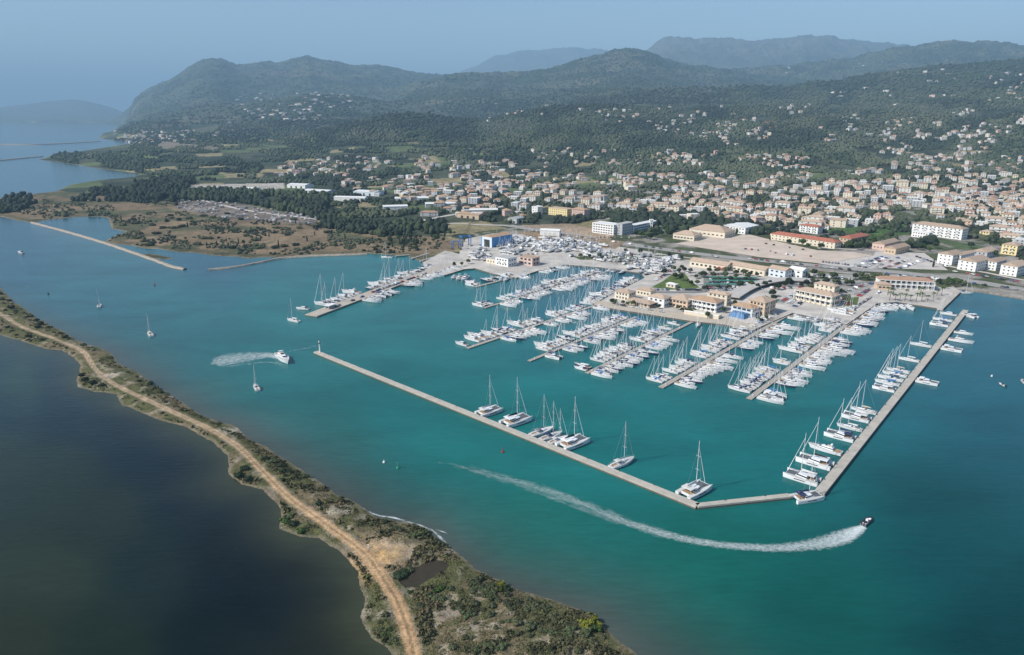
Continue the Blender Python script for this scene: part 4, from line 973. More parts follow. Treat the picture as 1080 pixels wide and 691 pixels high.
def foam(name, pts, widths, dens, m, label, z=0.02, step=1.5, nc=13, fix=True):
    """ribbon of foam; attribute: R density bias, G distance along, B distance across"""
    line = [xy(p) for p in pts]; q = smooth_line(line, step); P = np.array(q)
    s = np.concatenate([[0], np.cumsum(np.hypot(*np.diff(P, axis=0).T))]); S0 = [0]
    for i in range(1, len(line)): S0.append(S0[-1] + math.dist(line[i], line[i-1]))
    S0 = np.array(S0) * (s[-1] / S0[-1]); w = np.interp(s, S0, widths); dn = np.interp(s, S0, dens)
    T = np.gradient(P, axis=0); T /= np.hypot(T[:, 0], T[:, 1])[:, None] + 1e-9; N = np.stack([-T[:, 1], T[:, 0]], 1)
    c = np.linspace(-1, 1, nc); V = []; CL = []
    for k in c:
        o = P + N * (w * k / 2)[:, None]; V.append(np.column_stack([o, np.full(len(o), z)]))
        prof = 1 - abs(k) ** 2.2
        CL.append(np.column_stack([dn * 1.0 - (1 - prof) * .55, s, k * w / 2]))
    V = np.stack(V, 1).reshape(-1, 3); CL = np.stack(CL, 1).reshape(-1, 3)
    o = np_mesh(name, V, grid_faces(len(P), nc), m, True, CL); return tag(o, label, kind='stuff')
FM = foam_mat('wake_foam', .46, 1.22, .9, 1.4); FM2 = foam_mat('churned_foam', .46, 1.25, .5, 1.3); FM3 = foam_mat('surf_foam', .44, .85, .7, 3)
foam('wake_foam', [(911,555.5),(900,561),(888,566.5),(872,571.5),(850,575.5),(820,578),(790,577),(760,574.5),(730,570),(700,563),(670,554),(640,543),(600,525),(560,512),(520,501),(490,494)],
     [3,7,10,10.5,9,7.5,7,7,7.5,8,8,8,8.5,9,9,8], [.58,.46,.36,.30,.27,.26,.25,.23,.20,.17,.13,.09,.04,.01,-.02,-.08], FM, 'curved white wake behind the black speedboat')
foam('wake_foam', [(909,557),(897,567),(884,573),(868,577),(850,580)], [1.5,3.5,3.5,3,2.5], [.4,.3,.15,.03,-.2], FM, 'outer foam edge of the speedboat wake', .035)
FMF = foam_mat('faint_foam', .56, 1.9, .45, 3.0)
foam('faint_foam', [(800,577),(740,572),(680,557),(620,535),(560,513),(500,496),(460,488)], [8,11,13,14,14,13,8], [.0,.12,.2,.24,.22,.18,.0], FMF, 'pale disturbed water around the old wake', .012)
foam('churned_foam', [(297,378),(286,375),(272,375.5),(256,377),(241,379.5),(229,382.5),(221,384)], [5,14,27,38,40,30,8], [.42,.27,.19,.18,.20,.19,.02], FM2, 'churned foam patch behind the turning motor yacht')
foam('churned_foam', [(296,384),(280,382),(262,384),(245,386),(228,386.5)], [3,7,10,9,4], [.1,.02,0,.02,-.1], FM2, 'lower edge of churned foam behind the motor yacht', .035)
foam('wake_foam', [(300,372),(312,369),(325,367),(338,363),(346,360.5)], [4,9,9,8,3], [-.02,-.02,-.01,-.04,-.2], FM2, 'faint foam trail near the breakwater head', .03)
foam('surf_foam', [(372,530),(388,539),(400,544),(414,546),(432,551),(448,556),(460,562),(467,570),(474,575)], [1.0,1.8,2.2,2.4,2.2,2.2,2.6,2.2,1], [-.2,.0,.08,.12,.05,.02,.12,.06,-.2], FM3, 'white surf line along the spit beach', .05)
foam('surf_foam', [(452,556),(462,559),(472,563),(480,566)], [1,1.6,1.4,.6], [-.1,.06,.0,-.2], FM3, 'second small surf line off the spit beach', .05)

# ============================================================ buildings
WALLC = {'white': mat('wall_white', (.76,.76,.74), .8, .05, .3), 'cream': mat('wall_cream', (.66,.59,.47), .85, .06, .3), 'peach': mat('wall_peach', (.62,.46,.33), .85, .06, .3), 'pink': mat('wall_pink', (.60,.44,.38), .85, .06, .3),
         'grey': mat('wall_grey', (.42,.43,.44), .85, .06, .3), 'blue': mat('wall_blue', (.07,.25,.52), .6), 'pale blue': mat('wall_paleblue', (.58,.64,.69), .7), 'yellow': mat('wall_yellow', (.75,.62,.33), .85), 'tan': mat('wall_tan', (.52,.40,.28), .85, .1, .3)}
WALLC['off-white'] = mat('wall_offwhite', (.60,.585,.55), .85, .08, .3, rand=.08)
ROOFC = {'terracotta': mat('roof_terracotta', (.36,.225,.155), .9, .2, .5, rand=.12), 'tan': mat('roof_tan', (.42,.315,.235), .9, .16, .5, rand=.12), 'red': mat('roof_red', (.36,.13,.085), .9, .2, .4), 'grey': mat('roof_grey', (.40,.40,.39), .9, .15, .4),
         'white': mat('roof_white', (.68,.68,.66), .7, .06, .4), 'brown': mat('roof_brown', (.40,.27,.175), .9, .18, .4)}
GLS = mat('window_glass', (.035,.045,.055), .15, spec=.6); FRM = mat('window_trim', (.62,.62,.60), .6)
def roof_mesh(w, d, h, kind, ov=.5, rh=None):
    """local: x in [-w, 0] along the facade, y in [0, d] away from it"""
    x0, x1, y0, y1 = -w - ov, ov, -ov, d + ov; m = MB()
    if kind == 'flat':
        m.box(x0 + ov*.7, x1 - ov*.7, y0 + ov*.7, y1 - ov*.7, h + .003, h + .28); m.box(x0+ov*.7, x1-ov*.7, y0+ov*.7, y0+ov*.7+.3, h+.283, h+.75); m.box(x0+ov*.7, x1-ov*.7, y1-ov*.7-.3, y1-ov*.7, h+.283, h+.75)
        return m
    rh = rh or min(w, d) * .20
    m.box(x0, x1, y0, y1, h + .003, h + .16)
    z = h + .163
    if kind == 'hip':
        if w >= d: a = (x0 + d/2 + ov, (y0+y1)/2); b_ = (x1 - d/2 - ov, (y0+y1)/2)
        else: a = ((x0+x1)/2, y0 + w/2 + ov); b_ = ((x0+x1)/2, y1 - w/2 - ov)
        v = [(x0,y0,z),(x1,y0,z),(x1,y1,z),(x0,y1,z),(a[0],a[1],z+rh),(b_[0],b_[1],z+rh)]
        f = [(0,1,5,4),(1,2,5),(2,3,4,5),(3,0,4)] if w >= d else [(0,1,4),(1,2,5,4),(2,3,5),(3,0,4,5)]
        m.add(v, f + [(3,2,1,0)])
    else:      # gable, ridge along the longer side
        if w >= d: v = [(x0,y0,z),(x1,y0,z),(x1,y1,z),(x0,y1,z),(x0,(y0+y1)/2,z+rh),(x1,(y0+y1)/2,z+rh)]; f = [(0,1,5,4),(1,2,5),(2,3,4,5),(3,0,4)]
        else: v = [(x0,y0,z),(x1,y0,z),(x1,y1,z),(x0,y1,z),((x0+x1)/2,y0,z+rh),((x0+x1)/2,y1,z+rh)]; f = [(0,1,4),(1,2,5,4),(2,3,5),(3,0,4,5)]
        m.add(v, f + [(3,2,1,0)])
    return m
def win(root, face, w, d, c, z0, ww, wh, framed=False):
    """window on face f(ront) r(ight) b(ack) l(eft), c = position along the face"""
    m = MB(); e = .05
    if face == 'f': a = (c - ww/2, c + ww/2, -e, -.005)
    elif face == 'b': a = (c - ww/2, c + ww/2, d + .005, d + e)
    elif face == 'r': a = (.005, e, c - ww/2, c + ww/2)
    else: a = (-w - e, -w - .005, c - ww/2, c + ww/2)
    m.box(*a, z0, z0 + wh); return m.build('window', GLS, root)
def rows_of(n, length, margin=1.2): return [margin + (length - 2*margin) * (i + .5) / n for i in range(n)]
def building(name, label, cat, corner, w, d, h, wall='cream', roof='tan', rk='hip', st=2, nf=4, nr=3, rz=-34, ww=1.5, wh=1.5, faces='fr', balc=False, arcade=0, group=None, z=1.25, gl=None, rh=None, ov=.5):
    """corner = photo pixel of the foot of the corner between the facade and the right side"""
    if rz == -34:
        rz = -42 if corner[0] < 780 else -48 if corner[0] < 820 else -52 if corner[0] < 960 else -55
        a_ = math.degrees(math.atan((corner[0] - 540) / 730)); w = w * math.cos(R(34 - a_)) / math.cos(R(-rz - a_))
    g = G(corner[0], corner[1], z); t = empty(name, (g.x, g.y, z), R(rz), label, cat, group)
    MB().box(-w, 0, 0, d, -.8, h).build('wall', WALLC[wall], t)
    roof_mesh(w, d, h, rk, ov, rh).build('roof', ROOFC[roof], t)
    fh = h / st
    for s in range(st):
        zz = s*fh + fh*.32; hh = min(wh, fh*.5)
        if 'f' in faces:
            for c in rows_of(nf, w): win(t, 'f', w, d, -c, zz, ww, hh)
        if 'r' in faces:
            for c in rows_of(nr, d): win(t, 'r', w, d, c, zz, ww, hh)
        if 'b' in faces:
            for c in rows_of(nf, w): win(t, 'b', w, d, -c, zz, ww, hh)
        if 'l' in faces:
            for c in rows_of(nr, d): win(t, 'l', w, d, c, zz, ww, hh)
        if balc and s > 0:
            for c in rows_of(max(1, nf//2), w):
                b_ = MB(); b_.box(-c-1.6, -c+1.6, -1.3, -.06, s*fh, s*fh+.15); b_.box(-c-1.6, -c+1.6, -1.3, -1.22, s*fh+.153, s*fh+1.0); b_.build('balcony', FRM, t)
    if arcade:   # a columned upper gallery along the facade
        MB().box(-w - .3, .3, -2.2, -.06, h - fh - .12, h - fh + .1).build('gallery_floor', WALLC['white'], t)
        for i in range(arcade + 1):
            x = -w + w * i / arcade; MB().box(x - .22, x + .22, -2.15, -1.75, -.5, h - .1).build('column', WALLC['white'], t)
        MB().box(-w - .3, .3, -2.25, -.06, h - .09, h - .002).build('lintel', WALLC['white'], t)
    return t
B = building
mg = 'marina houses along the promenade'
B('promenade_house', 'cream hip-roofed house at left end of the promenade', 'house', (663,317.5), 13.5, 11, 6.4, 'cream', 'tan', st=2, nf=4, nr=3, group=mg)
t = B('veranda_house', 'low tan-roofed veranda house beside the leftmost promenade house', 'house', (684.6,325.2), 19, 9, 3.6, 'tan', 'tan', 'hip', 1, 3, 2, group=mg, ww=2.4, ov=2.2)
for i in range(6): MB().box(-18.5 + i*3.6, -18.2 + i*3.6, -1.9, -1.6, -.5, 3.6).build('post', WALLC['white'], t)
B('promenade_house', 'small tan-roofed house behind the leftmost promenade house', 'house', (686,313.5), 14, 9, 5, 'cream', 'tan', st=1, nf=4, nr=2, group=mg)
B('promenade_house', 'white and blue-grey promenade house with a round tree in front', 'house', (700,325), 14.5, 11, 7.6, 'white', 'tan', st=2, nf=3, nr=3, ww=2, group=mg, balc=True)
B('promenade_house', 'peach promenade house with dark bays, left of the big white house', 'house', (724.7,326.5), 17, 18, 6.4, 'peach', 'tan', st=2, nf=5, nr=5, ww=2.1, wh=1.8, group=mg)
B('marina_clubhouse', 'big white promenade house with veranda windows above a stone terrace', 'house', (755,330), 23, 14, 7.6, 'white', 'brown', 'hip', 2, 6, 4, group=mg, ww=2.4, wh=2.0, arcade=6)
t = empty('terrace', tuple(G(757.6,337, 1.25)), R(-34), 'long cream retaining terrace in front of the big white promenade house', 'terrace'); t.location.z = 1.315
MB().box(-28, 0, 0, 7.5, 0, 2.6).build('platform', WALLC['cream'], t); MB().box(-28, 0, 0, .2, 2.603, 3.4).build('parapet', WALLC['white'], t)
B('promenade_house', 'orange-roofed taller house behind the big white promenade house', 'house', (766,323), 17, 8, 9, 'cream', 'tan', st=3, nf=4, nr=2, group=mg)
t = B('glass_fronted_house', 'tan-roofed house with violet-blue glass front beside three-storey peach house', 'house', (793,335), 17, 12, 6.6, 'pale blue', 'brown', 'hip', 2, 4, 3, ww=3.2, wh=2.4, group=mg)
MB().frus((-12, 2, 4.6, 4.6, 0), (-10.5, .5, 3.2, 3.2, 3.6)).xf(Matrix.Translation((-3, -5.2, 0))).build('glass_canopy', mat('blue_glazing', (.06,.17,.34), .2, spec=.6), t)
B('promenade_house', 'three-storey peach house with tan gable roof beside the wide pontoon root', 'house', (805.7,333.5), 13, 17, 10.6, 'peach', 'tan', 'hip', 3, 4, 4, ww=1.8, wh=1.7, group=mg)
B('columned_house', 'long cream two-storey house with white-columned upper gallery and tan roof', 'house', (876.8,324), 30, 13, 8.6, 'cream', 'tan', 'hip', 2, 7, 3, arcade=7, ww=2.6, wh=2.2)
B('rear_block', 'taller tan-roofed block rising behind the columned house', 'house', (879,314), 17, 9, 9.6, 'cream', 'tan', 'hip', 3, 4, 2)
B('restaurant', 'long orange-roofed restaurant with dark arches among palms at right shore', 'restaurant', (984,306), 46, 12, 7.6, 'white', 'terracotta', 'hip', 2, 10, 3, rz=-13, ww=2.6, wh=2.2, arcade=10)
B('restaurant_annexe', 'low tan-roofed annexe at the left end of the long restaurant', 'restaurant', (939.5,306), 12, 10, 4.6, 'peach', 'tan', 'hip', 1, 3, 2, rz=-13, ww=2.2)
# storage halls
hg = 'long halls behind the marina'
t = B('storage_hall', 'leftmost long cream hall with red awning behind the lawn', 'hall', (766.7,286.5), 40, 14, 5.6, 'cream', 'tan', 'gable', 1, 8, 3, ww=2.6, wh=2, group=hg)
MB().box(-11, -1, -3, -.06, 2.8, 3.0).build('awning', mat('awning_red', (.45,.05,.06), .7), t)
B('storage_hall', 'second long cream hall with tan gable roof behind the lawn', 'hall', (806,291.5), 38, 14, 5.8, 'cream', 'tan', 'gable', 1, 8, 3, ww=2.4, wh=1.6, group=hg)
B('storage_hall', 'pale blue-white hall with open tan porch, second from right of the halls', 'hall', (827.5,294.5), 16, 12, 8, 'pale blue', 'tan', 'gable', 2, 3, 2, ww=2.4, group=hg)
B('storage_hall', 'narrow pale hall with blue side, rightmost of the hall row', 'hall', (845.6,294.5), 13, 11, 8, 'white', 'white', 'gable', 2, 2, 2, ww=2.4, group=hg)
B('lawn_kiosk', 'little cream kiosk standing on the green lawn', 'kiosk', (712,304.3), 9, 5.5, 3.2, 'cream', 'white', 'hip', 1, 2, 1)
# boatyard
t = B('boat_shed', 'large boat shed with bright blue side and white doorway', 'shed', (519,261.3), 16, 36, 12, 'blue', 'brown', 'gable', 1, 1, 1, faces='', rh=2.0)
MB().box(-16.2, -.0, -.5, -.06, -.3, 12).build('front_panel', WALLC['pale blue'], t); MB().box(-12.8, -3.4, -.56, -.505, -.3, 9).build('door', mat('doorway_shade', (.03,.04,.04), .9), t)  # near-black panel paints the shade inside the open doorway
B('yard_office', 'white two-storey yard office with pale blue side near the short pontoon', 'office', (535.7,281.8), 16, 14, 8.6, 'white', 'grey', 'flat', 2, 4, 3, ww=2, balc=True)
B('office_wing', 'low white wing at the left of the yard office', 'office', (523,279), 13, 10, 5, 'cream', 'grey', 'flat', 1, 3, 2)
B('pavilion', 'pink two-storey pavilion with dark bays beside the yard office', 'pavilion', (561.4,280.8), 17, 12, 8, 'pink', 'tan', 'flat', 2, 3, 2, ww=3.2, wh=2.0)
STEELB = mat('hoist_blue', (.05,.17,.42), .4)
def hoist(px, py, k, lb):
    g = G(px, py, 1.25); t = empty('boat_hoist', (g.x, g.y, 1.25), R(20), lb, 'boat hoist', 'blue boat hoists')
    for sx_ in (-1, 1):
        for sy_ in (-1, 1):
            MB().tube((sx_*5*k, sy_*4*k, .8), (sx_*5*k, sy_*4*k, 10*k), .5*k, n=6).build('leg', STEELB, t); MB().tube((sx_*5*k - .5, sy_*4*k, .8), (sx_*5*k + .5, sy_*4*k, .8), .9, n=10).build('wheel', BOLL, t)
        MB().box(sx_*5*k - .6*k, sx_*5*k + .6*k, -4.6*k, 4.6*k, 10*k + .01, 11.2*k).build('beam', STEELB, t)
    MB().box(-4.3*k, 4.3*k, 3.5*k, 4.5*k, 10*k + .02, 11*k).build('crossbeam', STEELB, t)
hoist(481, 263, .85, 'smaller blue boat hoist, left one at the yard edge'); hoist(491, 259.5, 1.1, 'taller blue boat hoist beside the blue shed')
# inland blocks
ap = 'white apartment blocks by the bypass'
for c_, w, d, h, lb in [((1003.5,279.8),14,22,10.5,'white apartment block with tan roof, leftmost beside the bypass'), ((1012,278.8),8,32,9.5,'narrow white apartment block behind the leftmost one by the bypass'),
   ((1028.3,287),16,30,10,'largest white apartment block with tan roof beside the bypass'), ((1049.8,285.8),11,23,9,'white apartment block right of the largest one by the bypass'), ((1071.5,292.2),14,27,10,'white apartment block at the right edge beside the bypass')]:
    B('apartment_block', lb, 'apartment block', c_, w, d, h, 'white', 'tan', 'gable', 3, 3, 7, z=.9, group=ap, ww=1.4, wh=1.3)
B('apartment_block', 'tan-roofed grey-sided wing behind the white apartment blocks', 'apartment block', (1040,274), 14, 26, 8, 'grey', 'tan', 'gable', 2, 3, 5, z=.9)
B('apartment_block', 'long four-storey white block with balconies beyond the grass strip', 'apartment block', (1013.5,253.2), 58, 16, 13.5, 'white', 'tan', 'hip', 4, 12, 4, z=.9, balc=True, ww=1.8)
B('villa', 'yellow house with tan roof right of the long balcony block', 'house', (1042.5,252.5), 11, 12, 9, 'yellow', 'tan', 'hip', 3, 3, 3, z=.9)
B('villa', 'big yellow house at the right edge above the white apartments', 'house', (1071.4,269.8), 15, 15, 11, 'yellow', 'tan', 'hip', 3, 4, 3, z=.9, balc=True)
B('villa', 'white flat-roofed house among dark trees above the gravel car park', 'house', (979,252), 20, 9, 7.4, 'white', 'white', 'flat', 2, 6, 2, z=.9)
B('warehouse', 'tan-roofed warehouse beside the gravel car park, nearer one', 'warehouse', (944,269), 12, 34, 7, 'tan', 'tan', 'gable', 1, 3, 6, z=.9); B('warehouse', 'tan-roofed warehouse beside the gravel car park, farther one', 'warehouse', (932,264.5), 13, 38, 7.4, 'pink', 'tan', 'gable', 1, 3, 6, z=.9)
B('hotel', 'long red-roofed cream hotel wing beyond the bare lot', 'hotel', (880,262.8), 78, 15, 7.5, 'cream', 'red', 'hip', 2, 16, 3, z=.9); B('hotel', 'red-roofed tan hotel wing running back from the long wing', 'hotel', (897,258.5), 14, 46, 7.5, 'tan', 'red', 'hip', 2, 3, 9, z=.9)
B('hotel', 'small white house with red roof behind the long hotel wing', 'hotel', (862,247), 24, 12, 9, 'white', 'red', 'hip', 3, 6, 3, z=.9, balc=True)
B('market_hall', 'broad hall with orange-tan roof beyond the bare lot', 'hall', (764,251.6), 48, 30, 7.5, 'cream', 'tan', 'hip', 1, 8, 5, z=.9, ww=3); B('market_hall', 'lower tan-roofed hall left of the broad orange hall', 'hall', (731.7,254.5), 28, 22, 6.5, 'cream', 'tan', 'hip', 1, 6, 4, z=.9, ww=3)
B('white_hall', 'large white warehouse with pale roof beyond the bare lot', 'warehouse', (785.6,247.5), 30, 34, 9, 'white', 'white', 'gable', 2, 7, 6, z=.9, ww=2, rh=2)
og = 'white office complex behind the boatyard'
B('office_block', 'white stepped four-storey office behind the boatyard', 'office', (646.9,248), 32, 16, 13, 'white', 'white', 'flat', 4, 8, 4, z=.9, group=og, ww=2.6); B('office_block', 'dark grey stair tower of the white office', 'office', (656,248.3), 9.5, 24, 14.5, 'grey', 'grey', 'flat', 4, 1, 5, z=.9, group=og)
t = B('office_block', 'glazed wing with white roof right of the white office', 'office', (668,246), 10, 58, 10, 'pale blue', 'white', 'flat', 3, 2, 11, z=.9, group=og, ww=3.6, wh=2)
t = empty('water_tower', tuple(G(686.5,242.5,.9)), 0, 'slim white tower among trees right of the white office', 'tower'); MB().box(-2,2,-2,2,-.5,13).build('shaft', WALLC['white'], t); MB().box(-2.5,2.5,-2.5,2.5,13.003,14.6).build('cap', WALLC['white'], t)
for zz in (4, 8): MB().box(-.7,.7,-2.06,-2.005,zz,zz+1.6).build('window', GLS, t)
B('villa', 'yellow-walled block among the town houses behind the white office', 'house', (598,228.5), 34, 14, 11, 'yellow', 'tan', 'flat', 3, 8, 3, z=.9); B('villa', 'brownish four-storey block beside the yellow-walled block', 'house', (616,230), 22, 14, 12, 'pink', 'brown', 'hip', 4, 6, 3, z=.9); B('villa', 'plain tall white block left of the yellow-walled block', 'house', (567,226.5), 11, 12, 12, 'white', 'white', 'flat', 3, 2, 2, z=.9)
# carports
CPG = mat('carport_green', (.05,.20,.15), .7)
for k, (px, py, L, lb) in enumerate([(744,302.6,52,'nearest long green carport roof'), (746,298.6,50,'middle long green carport roof'), (748,295.2,46,'farthest long green carport roof')]):
    g = G(px, py, 1.3); t = empty('carport', (g.x, g.y, 1.33), R(-4), lb + ' in the marina car park', 'carport', 'green carports')
    MB().box(0, L, 0, 5, 2.3, 2.45).build('roof', CPG, t)
    for i in range(6): MB().box(1 + i*(L-2)/5 - .1, 1 + i*(L-2)/5 + .1, 4.2, 4.4, 0, 2.297).build('post', FRM, t)

# ------------------------------------------------------------ town houses
hr = random.Random(21)
def house_proto(w, d, st, wall, roof, rk, parts, wing=False):
    h = 3.0 * st + .2
    if parts:
        t = empty('town_house', (0,0,0), 0, 'x', 'house')
        w_ = MB().box(-w, 0, 0, d, -1.5, h).xf(Matrix.Translation((w/2, -d/2, 0)))
        if wing: w_.box(w/2 + .01, w/2 + w*.4, -d*.3, d*.3, -1.5, h - 3.0)
        w_.build('wall', WALLC[wall], t)
        r_ = roof_mesh(w, d, h, rk).xf(Matrix.Translation((w/2, -d/2, 0)))
        if wing: r_.box(w/2 + .7, w/2 + w*.4 + .3, -d*.3 - .3, d*.3 + .3, h - 2.99, h - 2.7)
        r_.build('roof', ROOFC[roof], t)
        for s in range(st):
            for f, L_, n_ in (('f', w, 3 if w > 11 else 2), ('b', w, 2), ('r', d, 2), ('l', d, 2)):
                for c in rows_of(n_, L_, .8):
                    o = win(t, f, w, d, -c if f in 'fb' else c, s*3 + 1.0, 1.5, 1.4); o.location = (w/2, -d/2, 0)
            if s: MB().box(-w*.3, w*.3, -d/2 - 1.4, -d/2 - .06, s*3, s*3 + .9).build('balcony', FRM, t)
        MB().box(w*.12, w*.12 + .9, -.5, .5, h + .3, h + (min(w, d)*.2) + 1.2).build('chimney', WALLC[wall], t.children[1])
        return t
    m = MB(); m.box(-w/2, w/2, -d/2, d/2, -1.5, h, 0)
    r_ = roof_mesh(w, d, h, rk).xf(Matrix.Translation((w/2, -d/2, 0))); m.add(r_.v, r_.f, 1)
    for s in range(st):
        for sg in (-1, 1):
            for c in rows_of(3, w, .8): y = sg*(d/2 + .03); m.box(c - w/2 - .75, c - w/2 + .75, y - .02, y + .02, s*3 + 1, s*3 + 2.4, 2)
            for c in rows_of(2, d, .8): x = sg*(w/2 + .03); m.box(x - .02, x + .02, c - d/2 - .75, c - d/2 + .75, s*3 + 1, s*3 + 2.4, 2)
    return m
KINDSH = [(13,10,2,'cream','tan','hip',False),(12,10,2,'off-white','terracotta','hip',True),(16,11,3,'off-white','tan','hip',False),(11,9,2,'pink','terracotta','hip',False),(14,10,2,'off-white','white','flat',True),(20,12,3,'cream','tan','gable',False),
          (12,11,2,'peach','tan','hip',False),(17,11,3,'grey','white','flat',False),(13,9,1,'off-white','tan','gable',False),(15,12,3,'cream','terracotta','hip',False),(11,9,2,'grey','brown','hip',False),(22,13,3,'off-white','tan','hip',False)]
WN = {1: 'low', 2: 'two-storey', 3: 'three-storey'}
def kdesc(k): w, d, st, wl, rf, rk, _ = k; return '%s %s house with %s roof' % (wl, WN[st], 'flat' if rk == 'flat' else rf)
DIST = [ # (phrase, polygon, n, spacing px, orientation deg)
 ('lower town', [(985,225),(1085,215),(1085,262),(1060,258),(1040,240),(1000,240)], 34, 9.5, -34),
 ('upper town', [(925,190),(1090,178),(1090,214),(985,224),(930,222)], 95, 7.2, -30),
 ('middle town', [(775,205),(925,192),(928,222),(960,234),(890,240),(855,243),(800,232),(775,225)], 92, 7.6, -36),
 ('centre strip', [(610,208),(775,203),(775,228),(690,224),(625,222)], 52, 8.0, -28),
 ('left outskirts', [(470,206),(610,204),(620,226),(540,222),(480,222)], 30, 8.5, -22)]
HP, HM, placed, hoccup = [], [], [], []
for k in KINDSH:
    HP.append(house_proto(*k[:6], True, k[6])); mb = house_proto(*k[:6], False); HM.append(mb.mesh('town_house', [WALLC[k[3]], ROOFC[k[4]], GLS]))
BLD_PX = [(660,315),(685,322),(700,322),(725,322),(750,327),(765,320),(790,330),(805,328)]
AVOID = [[(610,220),(555,212),(555,230),(625,232)], [(890,243),(905,237),(956,236),(962,248),(925,252)]]
for phrase, poly, n, sp, ori in DIST:
    xs = [p[0] for p in poly]; ys = [p[1] for p in poly]; pts = []; tries = 0
    while len(pts) < n and tries < 9000:
        tries += 1; x, y = hr.uniform(min(xs), max(xs)), hr.uniform(min(ys), max(ys))
        if not bool(inpoly(np.array([x]), np.array([y]), poly)[0]) or any(bool(inpoly(np.array([x]), np.array([y]), a)[0]) for a in AVOID): continue
        if vnoise(np.array(x/14), np.array(y/6), 5) < .26: continue
        if any((x-a)**2 + ((y-b_)*2.3)**2 < sp*sp for a, b_ in pts): continue
        pts.append((x, y))
    W3 = GT([p[0] for p in pts], [p[1] for p in pts])
    pts = [(p, q) for p, q in zip(pts, W3) if not np.isnan(q[0])]
    pts.sort(key=lambda e: -e[0][1]); rown = 0; i = 0
    while i < len(pts):
        row = sorted(pts[i:i+14], key=lambda e: e[0][0]); i += 14; rown += 1
        for j, (p, q) in enumerate(row): placed.append((phrase, rown, j + 1, p, q, ori))
placed.sort(key=lambda e: e[4][1])
# a pixel-space thinning is avoided; keep 300 as individuals, nearest first
usedp = set(); hoccup = [(e[4][0], e[4][1]) for e in placed]
for idx, (phrase, rn, j, p, q, ori) in enumerate(placed[:300]):
    ki = hr.randrange(len(KINDSH)); rz = R(ori + hr.choice([0, 90, 180, 270]) + hr.uniform(-6, 6)); s = hr.uniform(.88, 1.15)
    lb = '%s, %s from left, %s row of %s' % (kdesc(KINDSH[ki]), ordn(j), ordn(rn), phrase)
    if idx < 110:
        if ki not in usedp: t = HP[ki]; usedp.add(ki); t.location = tuple(q); t.rotation_euler.z = rz; t['label'] = lb; t.scale = (s, s, s)
        else: t = dup(HP[ki], tuple(q), rz, lb, None, (s, s, s))
        t['group'] = 'town houses'
    else:
        o = bpy.data.objects.new('town_house', HM[ki]); C.objects.link(o); o.location = tuple(q); o.rotation_euler.z = rz; o.scale = (s, s, s); tag(o, lb, 'house', 'town houses')
for ki, t in enumerate(HP):
    if ki not in usedp:
        for c in list(t.children):
            for g_ in list(c.children): bpy.data.objects.remove(g_)
            bpy.data.objects.remove(c)
        bpy.data.objects.remove(t)
# the houses too many and too small to stand alone: one stuff object per spread
def np_houses(name, label, P, sizes, cols):
    """P (n,3); boxes with hipped roofs and window bands, merged"""
    r_ = random.Random(len(P)); m = MB()
    for (x, y, z), k in zip(P, sizes):
        w, d, st = hr.uniform(9, 15)*k, hr.uniform(8, 12)*k, hr.choice([1, 2, 2, 3]); h = 3*st; a = hr.uniform(-.6, .6) + hr.choice([0, 1.57]); ca, sa = math.cos(a), math.sin(a)
        f = lambda px, py, pz: (x + px*ca - py*sa, y + px*sa + py*ca, z + pz)
        wm_ = hr.choice([0, 0, 0, 1, 2, 3, 3]); rm = hr.choice([4, 5, 5, 6, 6, 7, 7])
        W2, D2 = w/2, d/2
        m.add([f(-W2,-D2,-2), f(W2,-D2,-2), f(W2,D2,-2), f(-W2,D2,-2), f(-W2,-D2,h), f(W2,-D2,h), f(W2,D2,h), f(-W2,D2,h)], [(0,1,5,4),(1,2,6,5),(2,3,7,6),(3,0,4,7)], wm_)
        if rm == 7: m.add([f(-W2,-D2,h), f(W2,-D2,h), f(W2,D2,h), f(-W2,D2,h)], [(0,1,2,3)], 3 if wm_ == 2 else 7)
        else: m.add([f(-W2-.5,-D2-.5,h), f(W2+.5,-D2-.5,h), f(W2+.5,D2+.5,h), f(-W2-.5,D2+.5,h), f(-W2*.4,0,h+2.2), f(W2*.4,0,h+2.2)], [(0,1,5,4),(1,2,5),(2,3,4,5),(3,0,4)], rm)
        for s in range(st):
            for sg in (-1, 1):
                for cx in (-.28, .28): yy = sg*(D2 + .05); m.add([f(cx*w - .9, yy, s*3+1), f(cx*w + .9, yy, s*3+1), f(cx*w + .9, yy, s*3+2.4), f(cx*w - .9, yy, s*3+2.4)], [(0,1,2,3)], 8)
    o = m.build(name, [WALLC['off-white'], WALLC['cream'], WALLC['pink'], WALLC['grey'], ROOFC['terracotta'], ROOFC['tan'], ROOFC['brown'], ROOFC['white'], GLS]); return tag(o, label, kind='stuff')
def scatter(poly, n, rr, thin=None):
    xs = [p[0] for p in poly]; ys = [p[1] for p in poly]
    X = rr.uniform(min(xs), max(xs), n*3); Y = rr.uniform(min(ys), max(ys), n*3); k = inpoly(X, Y, poly)
    if thin is not None: k &= thin(X, Y)
    X, Y = X[k][:n], Y[k][:n]; P = GT(X, Y); ok = ~np.isnan(P[:, 0]); ok[ok] &= P[ok][:, 2] > .4; return P[ok]
def clus(t0, sx_=18., sy_=7., s=3): return lambda X, Y: vnoise(X / sx_, Y / sy_, s) > t0
FH, FS = [], []
